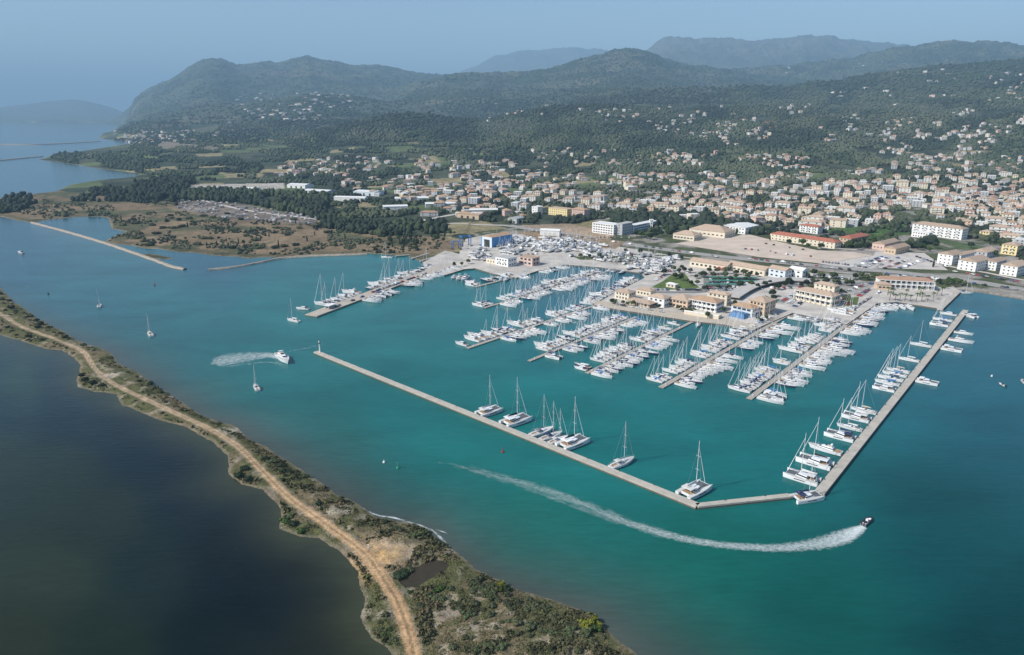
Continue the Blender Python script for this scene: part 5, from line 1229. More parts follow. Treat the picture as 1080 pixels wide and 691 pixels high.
for poly, n, k, th in [
  ([(700,160),(860,166),(862,180),(700,174)], 88, 1.0, .3), ([(930,128),(1085,108),(1085,182),(960,186),(925,170)], 184, 1.0, .48), ([(640,185),(930,180),(930,194),(640,204)], 48, 1.1, .5),
  ([(330,166),(470,166),(560,172),(590,203),(470,206),(350,196)], 120, 1.15, .42), ([(280,172),(345,168),(350,192),(300,194)], 32, 1.1, .4), ([(560,158),(700,160),(700,176),(560,172)], 44, 1.0, .4), ([(120,138),(232,138),(232,150),(130,152)], 64, 1.5, .35),
  ([(235,98),(290,98),(368,96),(372,124),(300,128),(235,132)], 88, 2.3, .45), ([(600,118),(700,110),(745,120),(740,132),(640,128)], 32, 1.2, .5), ([(740,112),(960,108),(960,160),(740,158)], 60, 1.2, .52), ([(690,130),(800,126),(800,155),(700,152)], 48, 1.1, .45),
  ([(800,60),(1080,62),(1080,100),(800,108)], 27, 1.9, .5), ([(480,108),(620,110),(620,128),(480,128)], 14, 1.4, .5), ([(1040,80),(1085,78),(1085,112),(1045,118)], 24, 1.3, .3), ([(925,205),(1090,190),(1090,222),(930,222)], 88, 1.05, .3), ([(790,188),(930,180),(930,196),(790,206)], 56, 1.0, .3), ([(480,186),(770,184),(770,204),(480,206)], 120, 1.0, .35), ([(330,176),(480,172),(600,176),(600,206),(480,216),(380,206)], 104, 1.15, .3), ([(430,206),(520,204),(560,226),(500,236),(440,228)], 20, 1.3, .2), ([(700,220),(780,222),(850,240),(760,236),(700,230)], 17, 1.2, .2),
  ([(400,196),(540,200),(560,230),(470,226),(410,215)], 32, 1.2, .35)]:
    P = scatter(poly, n, rng, clus(th)); FH.append(P); FS += [k * hr.uniform(.8, 1.2) for _ in P]
P = np.concatenate(FH); hx = np.array(hoccup)
keep = np.array([np.min((hx[:, 0]-p[0])**2 + (hx[:, 1]-p[1])**2) > 15**2 if p[1] < 2500 else True for p in P])
np_houses('far_houses', 'pale far houses scattered over the plain and hillsides', P[keep], [s for s, k in zip(FS, keep) if k], None)
ALLH = np.concatenate([hx, P[keep][:, :2]])
# industrial sheds on the left plain
for k, (px, py, w, d, rz, wl, rf, lb) in enumerate([(322,199,46,30,-20,'white','white','white shed with pale roof on the left plain'),(345,206,60,30,-25,'grey','white','long grey-white shed on the left plain'),(395,207,50,34,-25,'pale blue','white','pale blue-roofed shed at the middle of the plain'),
     (385,213,60,16,-10,'white','white','long low white shed below the pale blue one'),(452,213,60,22,10,'white','white','slanting white shed right of the plain'),(480,219,50,18,10,'grey','white','grey shed right of slanting white shed'),(505,232,40,26,-30,'tan','brown','brown-roofed workshop by the field road'),(545,236,16,20,-34,'grey','grey','grey cubic block beside the bypass end'),
     (270,203,30,16,-20,'white','white','small white shed behind the dark pines'),(430,222,40,14,12,'white','white','thin white greenhouse roof by the field road'),(525,226,44,14,8,'cream','white','pale canopy roof left of the plain town'),(590,249.5,26,10,-15,'white','white','low white lorry depot beside the bypass')]):
    q = GT(px, py)[0]
    if np.isnan(q[0]): continue
    t = empty('shed', tuple(q), R(rz), lb, 'shed', 'sheds on the plain'); MB().box(-w, 0, 0, d, -1.5, 7).build('wall', WALLC[wl], t); roof_mesh(w, d, 7, 'gable', .4, 2).build('roof', ROOFC[rf], t)
    for c in rows_of(3, w, 4): MB().box(-c-2, -c+2, -.06, -.005, 0, 4.5).build('door', FRM if k % 2 else GLS, t)

# ============================================================ cars
CARC = [('white', (.75,.75,.75)), ('silver', (.42,.43,.45)), ('black', (.02,.02,.022)), ('grey', (.14,.145,.15)), ('blue', (.04,.09,.25)), ('red', (.38,.03,.03)), ('white', (.75,.75,.75)), ('silver', (.42,.43,.45)), ('dark blue', (.02,.03,.08))]
TYRE = mat('tyre', (.02,.02,.02), .9)
def car_mesh(van=False):
    m = MB(); L, Wd = (4.3, 1.75) if not van else (5.2, 2.0); hw = Wd/2
    m.frus((-L/2, L/2, hw*.96, hw*.92, .32), (-L/2, L/2, hw, hw*.95, .62)); m.frus((-L/2, L/2, hw, hw*.95, .62), (-L/2 + .06, L/2 - .12, hw*.94, hw*.88, .92))
    if van: m.frus((-L/2+.06, L*.28, hw*.92, hw*.9, .923), (-L/2+.1, L*.16, hw*.85, hw*.83, 2.1)); m.frus((L*.14, L*.30, hw*.8, hw*.8, 1.15), (L*.12, L*.20, hw*.86, hw*.84, 1.9), 1)
    else: m.frus((-L*.38, L*.20, hw*.90, hw*.88, .923), (-L*.30, L*.07, hw*.76, hw*.74, 1.38), 1); m.frus((-L*.30, L*.07, hw*.77, hw*.75, 1.383), (-L*.28, L*.05, hw*.70, hw*.68, 1.46))
    for x in (-L*.31, L*.31):
        for s in (-1, 1): m.tube((x, s*(hw - .12), .32), (x, s*(hw + .04), .32), .32, n=10, mi=2)
    for s in (-1, 1): m.box(L/2 - .03, L/2 + .02, s*hw*.62 - .18, s*hw*.62 + .18, .62, .78, 3); m.box(-L/2 - .02, -L/2 + .03, s*hw*.7 - .12, s*hw*.7 + .12, .62, .8, 4)
    return m
CARM = [(cn, car_mesh().mesh('car', [mat('paint_' + cn.replace(' ', '_'), cc, .35, spec=.5, coat=.3), BGL, TYRE, FRM, mat('tail_red', (.3,.02,.02), .4)])) for cn, cc in CARC]
VANM = [('white', car_mesh(True).mesh('van', [mat('paint_white', (.75,.75,.75), .35), BGL, TYRE, FRM, mat('tail_red', (.3,.02,.02), .4)]))]
cr = random.Random(9)
def cars(place_, a, b_, n, rz=None, fill=.9, z=1.33, terrain=False, jit=.4):
    """a row of parked cars from photo pixel a to b"""
    A = GT(*a)[0] if terrain else np.array(G(a[0], a[1], z)); B_ = GT(*b_)[0] if terrain else np.array(G(b_[0], b_[1], z)); j = 0
    th = math.atan2(B_[1]-A[1], B_[0]-A[0]) + (math.pi/2 if rz is None else rz)
    for i in range(n):
        if cr.random() > fill: continue
        j += 1; p = A + (B_ - A) * ((i + .5) / n); x, y = p[0] + cr.uniform(-jit, jit), p[1] + cr.uniform(-jit, jit)
        van = cr.random() < .08; cn, me = cr.choice(VANM if van else CARM)
        o = bpy.data.objects.new('parked_van' if van else 'parked_car', me); C.objects.link(o)
        zz = float(hgt(x, y)) + .02 if terrain else z
        o.location = (x, y, zz); o.rotation_euler.z = th + cr.uniform(-.06, .06) + (math.pi if cr.random() < .5 else 0)
        tag(o, '%s %s, %s from left in %s' % (cn, 'van' if van else 'car', ordn(j), place_), 'van' if van else 'car', 'cars in ' + place_)
for k, (a, b_, n) in enumerate([((897,281.8),(917,273.6),12), ((903,282.4),(930,270.9),16), ((911,282.8),(938,271.5),15), ((921,283.2),(948,272),14), ((932,283.5),(962,273),14), ((948,283.4),(974,275),12), ((866,276.3),(896,279.8),9)]):
    cars('the %s row of the gravel car park' % ordn(k + 1), a, b_, n, fill=.85)
cars('the bare dusty lot', (781,262),(858,272),9,fill=.9,jit=5); cars('the back of the bare lot', (800,256),(850,264),4,jit=4)
for k, (px, py, L) in enumerate([(744,302.9,52),(746,298.9,50),(748,295.5,46)]):
    g = G(px, py, 1.33); e = g + Vector((math.cos(R(-4)), math.sin(R(-4)), 0))*L; p1 = PX(g.x, g.y, 1.33); p2 = PX(e.x, e.y, 1.33)
    cars('the %s carport row' % ['nearest', 'middle', 'farthest'][k], (float(p1[0]), float(p1[1]) + .9), (float(p2[0]), float(p2[1]) + .9), 17, fill=.85)
cars('the row behind the promenade', (690,306),(740,306.2),20,fill=.8); cars('the lane above the promenade', (742,307.2),(772,306),12,fill=.8)
for k, (a, b_, n) in enumerate([((822,320),(838,310),9), ((830,322),(846,311),10), ((838,324),(846,318),5)]): cars('the %s row by the peach house' % ordn(k+1), a, b_, n, z=1.27)
for k, (a, b_, n) in enumerate([((870,302),(898,298),11), ((890,309),(912,301),11), ((884,316),(896,322),6), ((905,313),(917,305),8)]): cars('the %s row near the restaurant' % ordn(k+1), a, b_, n)
cars('the inner quay road', (898,327),(928,308),16,rz=0.0,fill=.7,z=1.27)
for a, b_, n, ph in [((560,243),(760,271.5),34,'the far bypass lane'), ((790,273),(1075,305),44,'the near bypass lane')]: cars(ph, a, b_, n, rz=0.0, fill=.62, z=1.62, jit=1.8)
cars('the service road by the apartments', (965,270.5),(1000,282),9,rz=0.0,fill=.8,z=1.4); cars('the kerb below the apartments', (1000,285.5),(1075,297.5),15,rz=0.0,fill=.7,z=1.4)
cars('the white office forecourt', (628,250.5),(665,251),10,z=1.2)
cars('the boatyard lane', (650,268),(700,273.5),14,fill=.7,z=1.38)

cars('the broad left pier, seaward part', (352,324.5),(384,313),9,rz=0.0,fill=.6,z=1.32); cars('the broad left pier, landward part', (392,309),(450,288.5),18,rz=0.0,fill=.7,z=1.32)
cars('the wide strip behind the yard office', (548,270),(600,264),14,fill=.8,z=1.27); cars('the row above the restaurant', (935,290.5),(985,294),14,fill=.8,z=1.36)
cars('the row in front of the halls', (740,289.5),(765,290),9,fill=.8,z=1.36); cars('the row left of the lawn', (690,296),(704,289),8,fill=.8,z=1.36)
cars('the promenade edge', (652,322),(700,329.5),12,rz=0.0,fill=.35,z=1.34)
for k, (a, b, n) in enumerate([((806,300.5),(860,299.5),14), ((812,304.5),(845,303.5),10), ((850,304),(868,304.5),7), ((908,300.3),(932,299.3),8), ((700,286),(730,288),10), ((860,292),(900,295),12)]): cars('the %s scattered row in the marina grounds' % ordn(k+1), a, b, n, fill=.75, z=1.38)
# boats standing ashore in the yard (individual boats on cradles)
def ashore(pr, px, py, rz, label, grp='boats standing ashore in the yard'):
    g = G(px, py, 1.27); t = dup(pr[0], (g.x, g.y, 2.5), rz, label, grp, (.88, .88, .88))
    m = MB()
    for x in (-3, 3):
        for s in (-1, 1): m.tube((x, s*1.9, -1.38), (x, s*1.2, .1), .10, n=4)
        m.box(x-.12, x+.12, -1.9, 1.9, -1.38, -1.2)
    m.box(-5, 4, -.12, .12, -1.198, -.36)
    m.build('cradle', BOLL, t)
for t_, _ in SLOOPS + MOTORS: KIDS.pop(t_.name, None)
yr = random.Random(31); nn = 0; yp = []; REST = []
YARDS = [([(522,252),(600,251),(640,259),(634,266),(560,266),(534,270),(524,262)], 120, 'shed'), ([(600,266),(668,268),(690,272),(676,280),(640,277),(604,273)], 32, 'palm'), ([(500,262),(520,266),(512,277),(494,276)], 14, 'hoist'), ([(660,284),(700,272),(716,272),(700,286),(682,292)], 32, 'lawn')]
YN = {'shed': 'right of the blue shed', 'palm': 'behind the back basin', 'hoist': 'below the boat hoists', 'lawn': 'above the lawn corner'}
for poly, n, key in YARDS:
    xs = [p[0] for p in poly]; ys = [p[1] for p in poly]; tries = 0; got = []
    while len(got) < n and tries < 4000:
        tries += 1; x, y = yr.uniform(min(xs), max(xs)), yr.uniform(min(ys), max(ys)); g = G(x, y, 1.27)
        if bool(inpoly(np.array([x]), np.array([y]), poly)[0]) and all((g.x-a)**2 + (g.y-b_)**2 > 5.9**2 for a, b_ in yp): got.append((x, y)); yp.append((g.x, g.y))
    got.sort(key=lambda e: -e[1]); keepn = {'shed': 34, 'palm': 14, 'hoist': 10, 'lawn': 14}[key]; REST += got[keepn:]; got = sorted(got[:keepn])
    for j, (x, y) in enumerate(got):
        pr = yr.choice([SLOOPS[1], SLOOPS[4], SLOOPS[7], SLOOPS[0], MOTORS[1], MOTORS[1], MOTORS[0]])
        if pr[0].name == 'x': continue
        ashore(pr, x, y, R(yr.choice([56, 236, 146])) + yr.uniform(-.15, .15), '%s ashore, %s from left %s' % (pr[1].split(' with')[0], ordn(j+1), YN[key]))
sm = MB()                                            # the smaller, farther boats of the yard as one mass
for x, y in REST:
    pr = yr.choice([SLOOPS[1], SLOOPS[7], MOTORS[1], MOTORS[0], MOTORS[3]])[0]; g = G(x, y, 1.27); M_ = Matrix.Translation((g.x, g.y, 2.5)) @ Matrix.Rotation(R(yr.choice([56, 236, 146])) + yr.uniform(-.15, .15), 4, 'Z') @ Matrix.Scale(.88, 4)
    for c in pr.children:
        mi = {'hull': 0, 'deck': 1, 'cabin': 0, 'bench': 0, 'flybridge': 0, 'mast': 2, 'boom': 2, 'bimini': 3, 'sprayhood': 3, 'canopy': 3, 'furled_jib': 0}.get(c.name.split('.')[0])
        if mi is None: continue
        for o_, m_i in [(c, mi)] + [(q, 4 if q.name.startswith('window') else 3) for q in c.children if q.name.split('.')[0] in ('window', 'sail_cover')]:
            sm.add([M_ @ v.co for v in o_.data.vertices], [list(p.vertices) for p in o_.data.polygons], m_i)
    sm.add([M_ @ Vector(p) for p in [(-4, -.5, -1.4), (4, -.5, -1.4), (4, .5, -1.4), (-4, .5, -1.4), (-4, -1, -.2), (4, -1, -.2), (4, 1, -.2), (-4, 1, -.2)]], [(0,1,5,4),(1,2,6,5),(2,3,7,6),(3,0,4,7)], 5)
if REST: tag(sm.build('stored_boats', [GEL, DECKM, ALU, CV['navy'], BGL, BOLL]), 'farther boats packed on the boatyard ground', kind='stuff')
# camping ground: caravans and boats under covers among scrub
CVM = car_mesh(True).mesh('caravan', [mat('paint_white', (.75,.75,.75), .35), BGL, TYRE, FRM, mat('tail_red', (.3,.02,.02), .4)])
m_ = MB(); m_.frus((-3, 3, 1.15, 1.15, .5), (-3.1, 3.1, 1.15, 1.15, 1.4)); m_.frus((-3.1, 3.1, 1.15, 1.15, 1.403), (-2.6, 2.5, 1.05, 1.05, 2.6)); m_.box(-1.9, .9, -1.16, 1.16, 1.5, 2.05, 1)
for s in (-1, 1): m_.tube((0, s*1.0, .4), (0, s*1.2, .4), .38, n=8, mi=2)
m_.tube((3, 0, .6), (4.2, 0, .6), .06, n=4, mi=2)
CVM = m_.mesh('caravan', [mat('caravan_white', (.46,.43,.40), .6, rand=.4), BGL, TYRE])
P = scatter(CAMP_PX, 150, rng); pp = PX(P[:, 0], P[:, 1], P[:, 2]); o_ = np.argsort(-pp[1]); r_i = 0
for st_ in range(0, len(o_), 18):
    row = sorted(o_[st_:st_+18], key=lambda i: pp[0][i]); r_i += 1
    for j, i in enumerate(row):
        o = bpy.data.objects.new('caravan', CVM); C.objects.link(o); o.location = (P[i][0], P[i][1], P[i][2]); o.rotation_euler.z = cr.choice([.4, 2.0]) + cr.uniform(-.2, .2); s = cr.uniform(.85, 1.3); o.scale = (s, s, s)
        tag(o, 'pale caravan, %s from left in %s row of the heath camping ground' % (ordn(j+1), ordn(r_i)), 'caravan', 'caravans on the camping ground')

# ============================================================ vegetation
def leaf_mat(name, rgb, rand=.25):
    m = mat(name, rgb, .9, .35, .9, .08, rand=rand); return m
LEAF = {'olive': leaf_mat('leaf_olive', (.085,.105,.05)), 'green': leaf_mat('leaf_green', (.055,.095,.028)), 'dark': leaf_mat('leaf_dark', (.034,.05,.026)), 'yellow': leaf_mat('leaf_yellow', (.14,.15,.025)), 'brown': leaf_mat('leaf_brown', (.095,.09,.05)), 'grey': leaf_mat('leaf_grey', (.085,.095,.05))}
BARK = mat('bark', (.14,.10,.07), .95)
vr = np.random.default_rng(3)
def leaf_clumps(n, rad, leaf, lobes, flat=1.0, seed=0):
    """leaf-sized quads spread over several lobes of a crown; lobes: (cx,cy,cz,r)"""
    r = np.random.default_rng(seed); L = np.array(lobes); wts = L[:, 3] ** 2; k = r.choice(len(L), n, p=wts / wts.sum())
    d = r.normal(size=(n, 3)); d /= np.linalg.norm(d, axis=1)[:, None]
    rr = L[k, 3] * r.uniform(.45, 1.08, n) ** .5
    c = L[k, :3] + d * rr[:, None] * np.array([1, 1, flat])
    nn = d + r.normal(size=(n, 3)) * .55; nn /= np.linalg.norm(nn, axis=1)[:, None]
    t = np.cross(nn, r.normal(size=(n, 3))); t /= np.linalg.norm(t, axis=1)[:, None]; b_ = np.cross(nn, t)
    s = (leaf * r.uniform(.6, 1.4, n))[:, None]
    V = np.stack([c - t*s - b_*s*.7, c + t*s*.9 - b_*s*.6, c + t*s + b_*s*.7, c - t*s*.8 + b_*s*.8], 1).reshape(-1, 3)
    F = np.arange(n * 4).reshape(n, 4); return V, F
def core(lobes, flat, k=.74, seed=1):
    """dark uneven inner mass so that the crown is not see-through everywhere"""
    r = random.Random(seed); m = MB()
    for cx, cy, cz, rad in lobes:
        rs = []
        for i, (h_, q) in enumerate([(-1, .25), (-.55, .85), (0, 1), (.55, .82), (1, .2)]):
            rs.append([(cx + rad*k*q*math.cos(a)*r.uniform(.8, 1.15), cy + rad*k*q*math.sin(a)*r.uniform(.8, 1.15), cz + rad*k*h_*flat) for a in [j*2*math.pi/7 for j in range(7)]])
        m.rings(rs)
    return m
def crown_mesh(name, n, leaf, lobes, flat, m, seed):
    V, F = leaf_clumps(n, 1, leaf, lobes, flat, seed); cm = core(lobes, flat, seed=seed)
    v = [tuple(p) for p in V] + cm.v; f = [list(q) for q in F] + [[i + len(V) for i in q] for q in cm.f]
    me = bpy.data.meshes.new(name); me.from_pydata(v, [], f); me.materials.append(m); me.update(); return me
def tree_proto(kind, m, seed):
    r = random.Random(seed); t = empty('tree' if kind not in ('cypress', 'palm', 'bush') else {'cypress': 'cypress_tree', 'palm': 'palm_tree', 'bush': 'bush'}[kind], (0, 0, 0), 0, 'x', {'cypress': 'tree', 'palm': 'palm tree', 'bush': 'bush'}.get(kind, 'tree'))
    if kind == 'round':
        lobes = [(0, 0, 5.2, 2.4)] + [(2.0*math.cos(a)*r.uniform(.7, 1.2), 2.0*math.sin(a)*r.uniform(.7, 1.2), r.uniform(3.6, 5.6), r.uniform(1.3, 2.0)) for a in [i*1.05 + r.random() for i in range(6)]]
        tk = MB().tube((0,0,-.5), (0,0,3.2), .28, .2, 6)
        for L_ in lobes[1:5]: tk.tube((0,0,2.6), (L_[0]*.7, L_[1]*.7, L_[2]), .12, .05, 5)
        me = crown_mesh('crown', 420, .34, lobes, .85, m, seed)
    elif kind == 'cypress':
        lobes = [(r.uniform(-.12, .12), r.uniform(-.12, .12), 1.2 + i*1.35, [1.0, 1.15, 1.1, 1.0, .85, .62, .4, .25][i]) for i in range(8)]
        tk = MB().tube((0,0,-.5), (0,0,9), .22, .05, 6); me = crown_mesh('crown', 330, .26, lobes, 1.2, m, seed)
    elif kind == 'palm':
        tk = MB().tube((0,0,-.5), (.3,0,6.5), .28, .2, 7); mb = MB()
        for i in range(16):
            a = i * 2 * math.pi / 16 + r.random() * .3; el = r.uniform(.1, .9); prev = Vector((.3, 0, 6.5)); w = .35
            for k in range(4):
                el2 = el - k * .55; q = prev + Vector((math.cos(a)*math.cos(el2), math.sin(a)*math.cos(el2), math.sin(el2))) * .85; sdv = Vector((-math.sin(a), math.cos(a), -.25)) * w * (1 - k*.18); sdw = Vector((math.sin(a), -math.cos(a), -.25)) * w * (1 - k*.18)
                mb.add([prev, q, q + sdv, prev + sdv], [(0,1,2,3)]); mb.add([prev, q, q + sdw, prev + sdw], [(0,1,2,3)]); prev = q
        me = mb.mesh('crown', m)
    else:
        lobes = [(0, 0, .7, 1.1)] + [(1.3*math.cos(a)*r.uniform(.5, 1.2), 1.3*math.sin(a)*r.uniform(.5, 1.2), r.uniform(.35, .9), r.uniform(.5, .95)) for a in [i*.9 + r.random() for i in range(7)]]
        tk = MB().tube((0,0,-.4), (0,0,.6), .1, .06, 5); me = crown_mesh('crown', 520, .15, lobes, .8, m, seed)
    tk.build('trunk' if kind != 'bush' else 'stem', BARK, t)
    o = bpy.data.objects.new('crown' if kind != 'bush' else 'foliage', me); C.objects.link(o); o.parent = t; return t
TP = {}
for kd, cols in {'round': ['olive', 'green', 'dark', 'yellow'], 'cypress': ['dark'], 'palm': ['green'], 'bush': ['olive', 'dark', 'green', 'grey', 'yellow', 'brown']}.items():
    for c in cols: TP[kd, c] = tree_proto(kd, LEAF[c], len(TP) + 4)
TN = {'olive': 'olive-green', 'green': 'mid-green', 'dark': 'dark green', 'yellow': 'yellow-green', 'brown': 'brown-green', 'grey': 'grey-green'}
KN = {'round': 'round tree', 'cypress': 'slim cypress', 'palm': 'palm tree', 'bush': 'bush'}
tused = set(); tr_ = random.Random(17)
def plant(kd, c, P, s, label, group, sz=None):
    t = TP[kd, c]; sc = (s * tr_.uniform(.9, 1.1), s * tr_.uniform(.9, 1.1), (sz or s) * tr_.uniform(.9, 1.12))
    if (kd, c) not in tused: tused.add((kd, c)); t.location = tuple(P); t.rotation_euler.z = tr_.uniform(0, 6); t.scale = sc; t['label'] = label; t['group'] = group; return t
    return dup(t, tuple(P), tr_.uniform(0, 6), label, group, sc)
def tree_row(kd, cols, pts, s, where, group, z=None, sz=None):
    pts = sorted(pts)
    for j, (px, py) in enumerate(pts):
        c = tr_.choice(cols); q = GT(px, py)[0] if z is None else G(px, py, z)
        if z is None and np.isnan(q[0]): continue
        plant(kd, c, q, s * tr_.uniform(.75, 1.25), '%s %s, %s from left %s' % (TN[c] if kd in ('round', 'bush') else ('dark' if kd == 'cypress' else 'tall'), KN[kd], ordn(j + 1), where), group, sz)
def rnd(poly, n, gap, seed, ky=2.2):
    r = random.Random(seed); xs = [p[0] for p in poly]; ys = [p[1] for p in poly]; out = []; k = 0
    while len(out) < n and k < 6000:
        k += 1; x, y = r.uniform(min(xs), max(xs)), r.uniform(min(ys), max(ys))
        if bool(inpoly(np.array([x]), np.array([y]), poly)[0]) and all((x-a)**2 + ((y-b_)*ky)**2 > gap*gap for a, b_ in out): out.append((x, y))
    return out
# heath: cypresses and round bushes seen in the photo
tree_row('cypress', ['dark'], [(176.7,256),(218,260),(229,260),(239,255),(251.5,256),(258,262),(265,243),(272,246),(275,254),(283,236),(294,261),(306,244),(324,255),(332,248),(352,238),(198,240),(284,250),(312,236),(340,262),(364,252),(372,246),(380,258),(150,240),(128,233)], .78, 'on the dry heath', 'cypresses on the heath')
HB = [(144,252),(152,255),(165,247),(172,241),(176,234),(183,241),(192,239.5),(195,256),(204,235),(215,252),(222,252),(208,258),(230,241),(248,243),(270,254),(274,262),(277,243),(292,241),(301,242),(316,241),(300,260),(312,259),(303,248),(325,262),(189,232.5),(200,231),(225,230),(180,228),(144,236),(161,238),(147,247),(264,265),(245,262),(238,233),(290,262),(260,249),(335,240),(345,246),(352,259),(366,262),(334,257),(158,259),(130,238),(120,228),(95,224),(75,222),(60,219),(108,221),(85,216),(45,226),(310,232),(352,233),(255,232),(240,226),(215,228)]
tree_row('bush', ['olive', 'grey', 'dark', 'olive'], HB, 2.9, 'on the dry heath', 'bushes on the heath', sz=2.2)
tree_row('round', ['green', 'dark'], [(264,258),(272,243),(231,253),(196,253),(153,254),(257,258)], .7, 'on the heath edge', 'trees on the heath')
# the belt left of the boatyard
tree_row('cypress', ['dark'], rnd([(385,246),(470,234),(478,246),(466,256),(430,262),(392,262)], 22, 5, 3), .95, 'in the belt beside the boatyard', 'cypresses beside the boatyard')
tree_row('round', ['green', 'dark', 'olive'], rnd([(372,248),(470,232),(482,246),(466,258),(430,266),(385,264)], 52, 4.2, 5), .78, 'in the belt beside the boatyard', 'trees beside the boatyard')
tree_row('round', ['olive', 'green'], [(487,281),(479,282),(494,278.5)], .8, 'on the mound near the yard office', 'trees in the marina', z=1.25)
tree_row('palm', ['green'], [(641,277),(646,278.5),(650,277),(654,279),(658,276.5),(662,279),(667,278),(672,277),(644,274.5),(660,275)], .95, 'behind the back basin', 'palms behind the back basin', z=1.25)
tree_row('palm', ['green'], [(938,317),(944,318),(949,316.5),(954,318),(960,317),(966,318.5),(972,317),(978,318),(984,316),(988,312),(993,311),(936,311),(942,312),(956,312.5),(970,313),(996,305),(1002,303),(1008,302)], .95, 'before the restaurant', 'palms before the restaurant', z=1.25)
tree_row('round', ['green', 'dark', 'olive'], [(1000,300),(1006,299),(1012,300.5),(1017,302),(990,300),(902,295),(908,296),(914,295),(921,296),(928,295),(934,296),(925,299),(940,297)], .8, 'around the restaurant', 'trees around the restaurant', z=1.25)
tree_row('round', ['dark', 'green'], [(694,325.5),(657,321),(662,322.5),(668,323),(646,320.5),(719,328.5),(723,330),(728,331.5),(732,329.5),(715,327),(649,322),(763,330),(772,325),(775,322),(778,327),(746,336),(803,340),(799,338),(808,337)], .62, 'along the promenade', 'trees along the promenade', z=1.3)
tree_row('round', ['dark', 'olive'], [(716,288),(722,287),(728,288),(710,286),(719,284),(748,287.5),(756,288.5),(766,289),(776,290),(784,291),(791,291),(798,292),(738,292),(832,300),(845,303),(854,306),(812,301),(862,300),(872,299),(884,300),(893,302),(887,312),(891,320),(894,316),(742,306),(735,301),(700,290),(820,306),(828,303),(806,303),(799,305),(770,296.5),(758,297),(786,297),(846,292),(852,294),(858,291),(868,293),(878,294),(712,294),(718,296),(724,298),(729,301),(734,294),(742,293),(752,293.5),(764,294),(776,294.5),(788,294.8),(745,305),(757,305),(768,304.6),(780,304.4),(792,303),(850,300),(857,300),(870,299.5),(880,300.5),(898,301.5),(908,294),(914,296),(920,293),(927,294),(816,317),(814,313),(660,267),(675,268.5),(690,270),(705,272),(718,274),(990,299),(997,301),(1003,300),(820,290),(835,291),(850,292.5),(865,293.5),(880,294.5),(612,272.5),(622,272),(632,272.5)], .82, 'in the marina grounds', 'trees in the marina grounds', z=1.25)
tree_row('round', ['dark', 'green', 'dark'], [(676,251),(681,252),(686,253),(691,251),(697,249),(703,247),(671,250),(690,247),(700,244),(706,250),(811,250),(815,252),(820,253),(808,246),(832,258),(852,262),(846,260),(866,263),(901,259),(908,262),(914,262),(905,264),(919,258),(962,262),(968,264),(974,263),(980,266),(986,262),(984,257),(972,258),(956,262),(1024,262),(1048,272),(1056,262),(896,262)], 1.15, 'beyond the bypass', 'trees beyond the bypass')
tree_row('cypress', ['dark'], [(984,282),(812,254),(1044,258),(1049,257)], .9, 'beside the gravel car park', 'cypresses by the bypass')
# spit: individual bushes
SPB = [(421,607,2.2,'dark'),(415,612,2.6,'dark'),(426,603,2.0,'dark'),(411,607,1.7,'green'),(432,600,1.6,'grey'),(341,537,2.6,'dark'),(336,534,1.6,'dark'),(527,620,2.4,'yellow'),(533,622,1.8,'dark'),(624,658,2.4,'yellow'),(617,661,2.4,'yellow'),(628,663,2.0,'green'),
 (252,502,2.3,'dark'),(262,506,2.0,'dark'),(270,512,1.8,'dark'),(258,496,2.1,'dark'),(90,401,2.4,'dark'),(98,405,2.2,'dark'),(108,407,1.8,'dark'),(86,396,1.8,'dark'),(300,549,2.0,'green'),(309,553,2.0,'dark'),(318,560,1.8,'green'),(306,545,1.6,'olive')]
rs_ = random.Random(77)
def spit_pts(poly, n, gap, seed):
    return rnd(poly, n, gap, seed, 1.4)
ZA = [([(120,378),(150,385),(185,412),(210,428),(180,420),(140,400)], 20, 'dark', 2.3), ([(0,308),(30,332),(70,356),(110,372),(96,372),(50,352),(0,330)], 26, 'dark', 2.6), ([(0,338),(40,352),(80,368),(70,369),(20,358),(0,350)], 12, 'dark', 2.2),
      ([(270,480),(300,492),(322,503),(305,505),(280,492)], 12, 'dark', 1.9), ([(400,550),(440,560),(455,570),(425,566)], 10, 'grey', 1.5), ([(470,640),(520,625),(560,640),(610,655),(640,672),(600,680),(540,672),(490,660)], 34, 'grey', 1.9), ([(500,610),(540,625),(580,640),(560,650),(520,640),(490,625)], 22, 'grey', 2.0),
      ([(430,625),(470,615),(490,640),(450,650)], 10, 'green', 1.6), ([(210,440),(240,455),(262,470),(250,468),(225,452)], 8, 'green', 1.5), ([(160,430),(200,446),(230,462),(215,458),(180,445)], 12, 'olive', 1.5), ([(560,660),(620,670),(640,691),(590,691)], 14, 'brown', 1.8), ([(395,640),(412,650),(424,688),(402,672)], 12, 'green', 1.4), ([(450,690),(500,670),(540,691),(480,700)], 10, 'grey', 1.5)]
for za, (poly, n, c, s) in enumerate(ZA):
    for x, y in spit_pts(poly, n, 6 if s > 1.7 else 5, za + 40): SPB.append((x, y, s * .88 * rs_.uniform(.45, 1.15), rs_.choice([c, c, 'olive', 'grey'])))
SPB.sort(key=lambda b_: b_[1]); spi = 0; spn_ = 0
for i0 in range(0, len(SPB), 15):
    row = sorted(SPB[i0:i0+15]); spi += 1
    for j, (px, py, s, c) in enumerate(row):
        g = G(px, py, .8); d_trk = float(segdist(np.array([g.x]), np.array([g.y]), TRKS, False)[0]); sd0 = float(sdist(np.array([g.x]), np.array([g.y]), SPIT)[0])
        if d_trk < 3.2 + s or sd0 < .6: continue
        z = float(hsp(g.x, g.y)) - .1
        plant('bush', c, (g.x, g.y, z), s * .62, '%s bush, %s from left in %s clump band down the spit' % (TN[c], ordn(j+1), ordn(spi)), 'bushes on the sand spit', s * .55)
